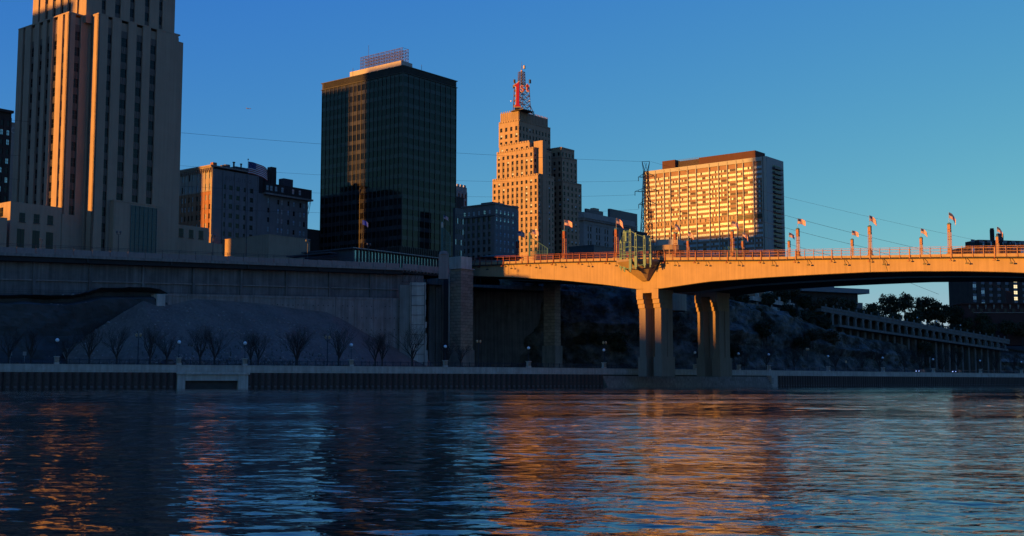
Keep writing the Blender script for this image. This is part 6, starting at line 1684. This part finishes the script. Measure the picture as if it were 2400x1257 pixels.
for px in range(2281, 2420, 19): MR.window('R', .28, MR.R(px, 725), z_ - 4.6, 1.6, 1.9, 'dark')
u = MR.R(2358, 684, 3); MR.part('chimney', MB().box(u, u + 3, 3, 5, z_, MR.z(684, u, 3)), 'maroon'); MR.finish()
# small lamps on the ridge road and ramp, globes only a couple of pixels
gl = [(1808, 679), (1886, 694), (2150, 745), (2195, 754), (2251, 763)]
for i, (px, py) in enumerate(gl):
    p = at(px, py, 520); t = thing('ridge_street_lamp', 'small globe street lamp among the ridge trees, %s from the left' % ORD[i], 'lamp', (p.x, p.y, p.z - 5), 0, 'small lamps on the ridge road')
    MB().tube((0, 0, 0), (0, 0, 5), .08, .06, 6).build('lamp_post', 'navy', t); MB().lathe([(.01, 4.8), (.25, 4.9), (.3, 5.1), (.2, 5.3), (.01, 5.35)], 8).build('globe', 'lampw', t)

# cars with their lights on
def car(lab, px, back, lit, facing):
    p, n, d = wall_at(px); p = p + n * back; t = thing('parked_car' if not lit else 'car', lab, 'car', (p.x, p.y, 5.05), math.atan2(d.y, d.x) + (math.pi if facing < 0 else 0))
    mb = MB(); prof = [(-2.2, .35), (-2.25, .8), (-1.9, .95), (-1.2, 1.0), (-.6, 1.42), (.9, 1.45), (1.6, 1.0), (2.2, .9), (2.25, .4)]
    for (xa, za), (xb, zb) in zip(prof[:-1], prof[1:]): mb.face([(xa, -.85, za), (xb, -.85, zb), (xb, .85, zb), (xa, .85, za)])
    mb.face([(x, -.85, z) for x, z in prof][::-1]); mb.face([(x, .85, z) for x, z in prof]); mb.build('body', 'carp', t)
    mb = MB(); mb.face([(-1.1, -.87, 1.0), (1.4, -.87, 1.0), (.85, -.87, 1.38), (-.55, -.87, 1.36)]); mb.face([(-1.1, .87, 1.0), (-.55, .87, 1.36), (.85, .87, 1.38), (1.4, .87, 1.0)]); mb.build('window', 'glass', t)
    for x in (-1.4, 1.4):
        for y in (-.8, .8): MB().tube((x, y - .1, .33), (x, y + .1, .33), .33, .33, 12).build('wheel', 'tyre', t)
    for y in (-.62, .62):
        MB().box(-2.3, -2.2, y - .14, y + .14, .6, .82).build('headlight', 'head' if lit == 1 else 'lampw', t); MB().box(2.2, 2.3, y - .14, y + .14, .7, .85).build('tail_light', 'tail' if lit == 2 else 'fred', t)
car('dark blue car with glowing bluish headlights on the right riverside road', 2206, 8.5, 1, 1)
car('dark blue car with headlights on, farther right on the riverside road', 2290, 8.5, 1, 1)
car('dark car with red tail light beside the stone pillar on the left', 410, 8.0, 2, 1)
for i, (px, py, wh) in enumerate([(2018, 848, 'below the cliff'), (32, 829, 'at the far left'), (64, 829, 'second from the left edge')]):
    p, n, d = wall_at(px); p = p + n * 5.8; z = zat(py, p.y); t = thing('road_sign', 'small square road sign on a thin post %s' % wh, 'sign', (p.x, p.y, 5.0), math.atan2(d.y, d.x))
    MB().tube((0, 0, 0), (0, 0, z - 4.6), .04, .04, 6).build('post', 'framew', t); MB().box(-.35, .35, -.06, -.02, z - 5.4, z - 4.6).build('sign_plate', 'framew' if i else 'lampo', t)
# cable hanging under the bridge and loose lines on its face
mb = MB()
for px, ya, yb, off in ((2039, 606, 637, 0), (2071, 606, 636, 3)):
    t = bt_of(px, 610); mb.bar((t, -.06, zat(ya, bY(t))), (t + off * .3, -.06, zat(yb, bY(t))), .07)
o = mb.build('hanging_cable', 'black', None, (BP0.x, BP0.y, 0), BROT); tag(o, 'two thin dark cables hanging down the sunlit bridge girder', 'cable')

# ================================================================ UNSEEN BLOCKS AND BLUFF UP THE RIVER (left of and behind the camera), added to shade this reach
CS, SN = math.cos(a_), math.sin(a_)
def sa(s, a): return (s * CS + a * SN, -s * SN + a * CS)
TEL = math.tan(e_)
def west(lab, s0, s1, zprime, a, dep=26, matn='brickd2', nw=6):
    """an unseen block added to cast shade: spans s0..s1 across the sun's direction, tall enough to reach zprime"""
    x, y = sa(s0, a); e = thing('unseen_shade_block', lab, 'building', (x, y, 0), -(math.pi / 2 - (math.pi / 2 - a_)) - 0.0)
    e.rotation_euler = (0, 0, math.atan2(-SN, CS)); W_ = s1 - s0; H_ = zprime - a * TEL
    MB().box(0, W_, -dep, 0, 5, H_).build('wall', matn, e); MB().box(-.3, W_ + .3, -dep - .3, -.0, H_ - .8, H_ + .0).build('roof_edge', matn, e)
    n = max(1, int(W_ / 4.2)); m_ = MB()
    for i in range(n):
        for j in range(int((H_ - 34) / 3.8)): m_.box(W_ * (i + .25) / n, W_ * (i + .75) / n, 0, .06, 34 + j * 3.8, 36.1 + j * 3.8)
    m_.build('window_field', 'glass', e, kind='stuff')
west('tall unseen grey block added upriver to cast shade, left of the frame', -439.5, -350, 137, -150)
west('shorter unseen block added beside the tall grey block to cast shade', -350, -323.6, 104.6, -158)
west('slim unseen dark tower added upriver to cast shade', -493, -464, 152, -120, matn='brickd')
west('broad unseen dark block added upriver to cast shade', -464, -447.4, 130.5, -112, matn='brickd')
west('low wide unseen block added farthest upriver to cast shade', -640, -493, 105.5, -100)
# unseen valley side to the west, its crest shaped to shade everything near the water
RG_ = [(-900, 92), (-620, 80), (-500, 56), (-450, 52), (-345, 46), (-318, 43), (-300, 34), (-282, 31), (-273, 29.0), (-262, 27.5), (-230, 22), (-170, 19), (60, 18), (400, 20)]
cols = []
AR_ = -930.0
for s in [-900, -760, -620, -560, -500, -450, -400, -345, -318, -296, -273, -250, -230, -200, -170, -100, -20, 60, 160, 280, 400]:
    h = interp(s, RG_) - AR_ * TEL; c_ = []
    for o, f in ((260, 0), (150, .25), (80, .7), (0, 1.0), (-300, 1.0), (-1200, .9)):
        x, y = sa(s, AR_ + o); c_.append(Vector((x, y, 2 + (h - 2) * f)))
    cols.append(c_)
sheet('unseen_west_bluff', cols, 'earth', nz=.3, freq=.02, sub=3)
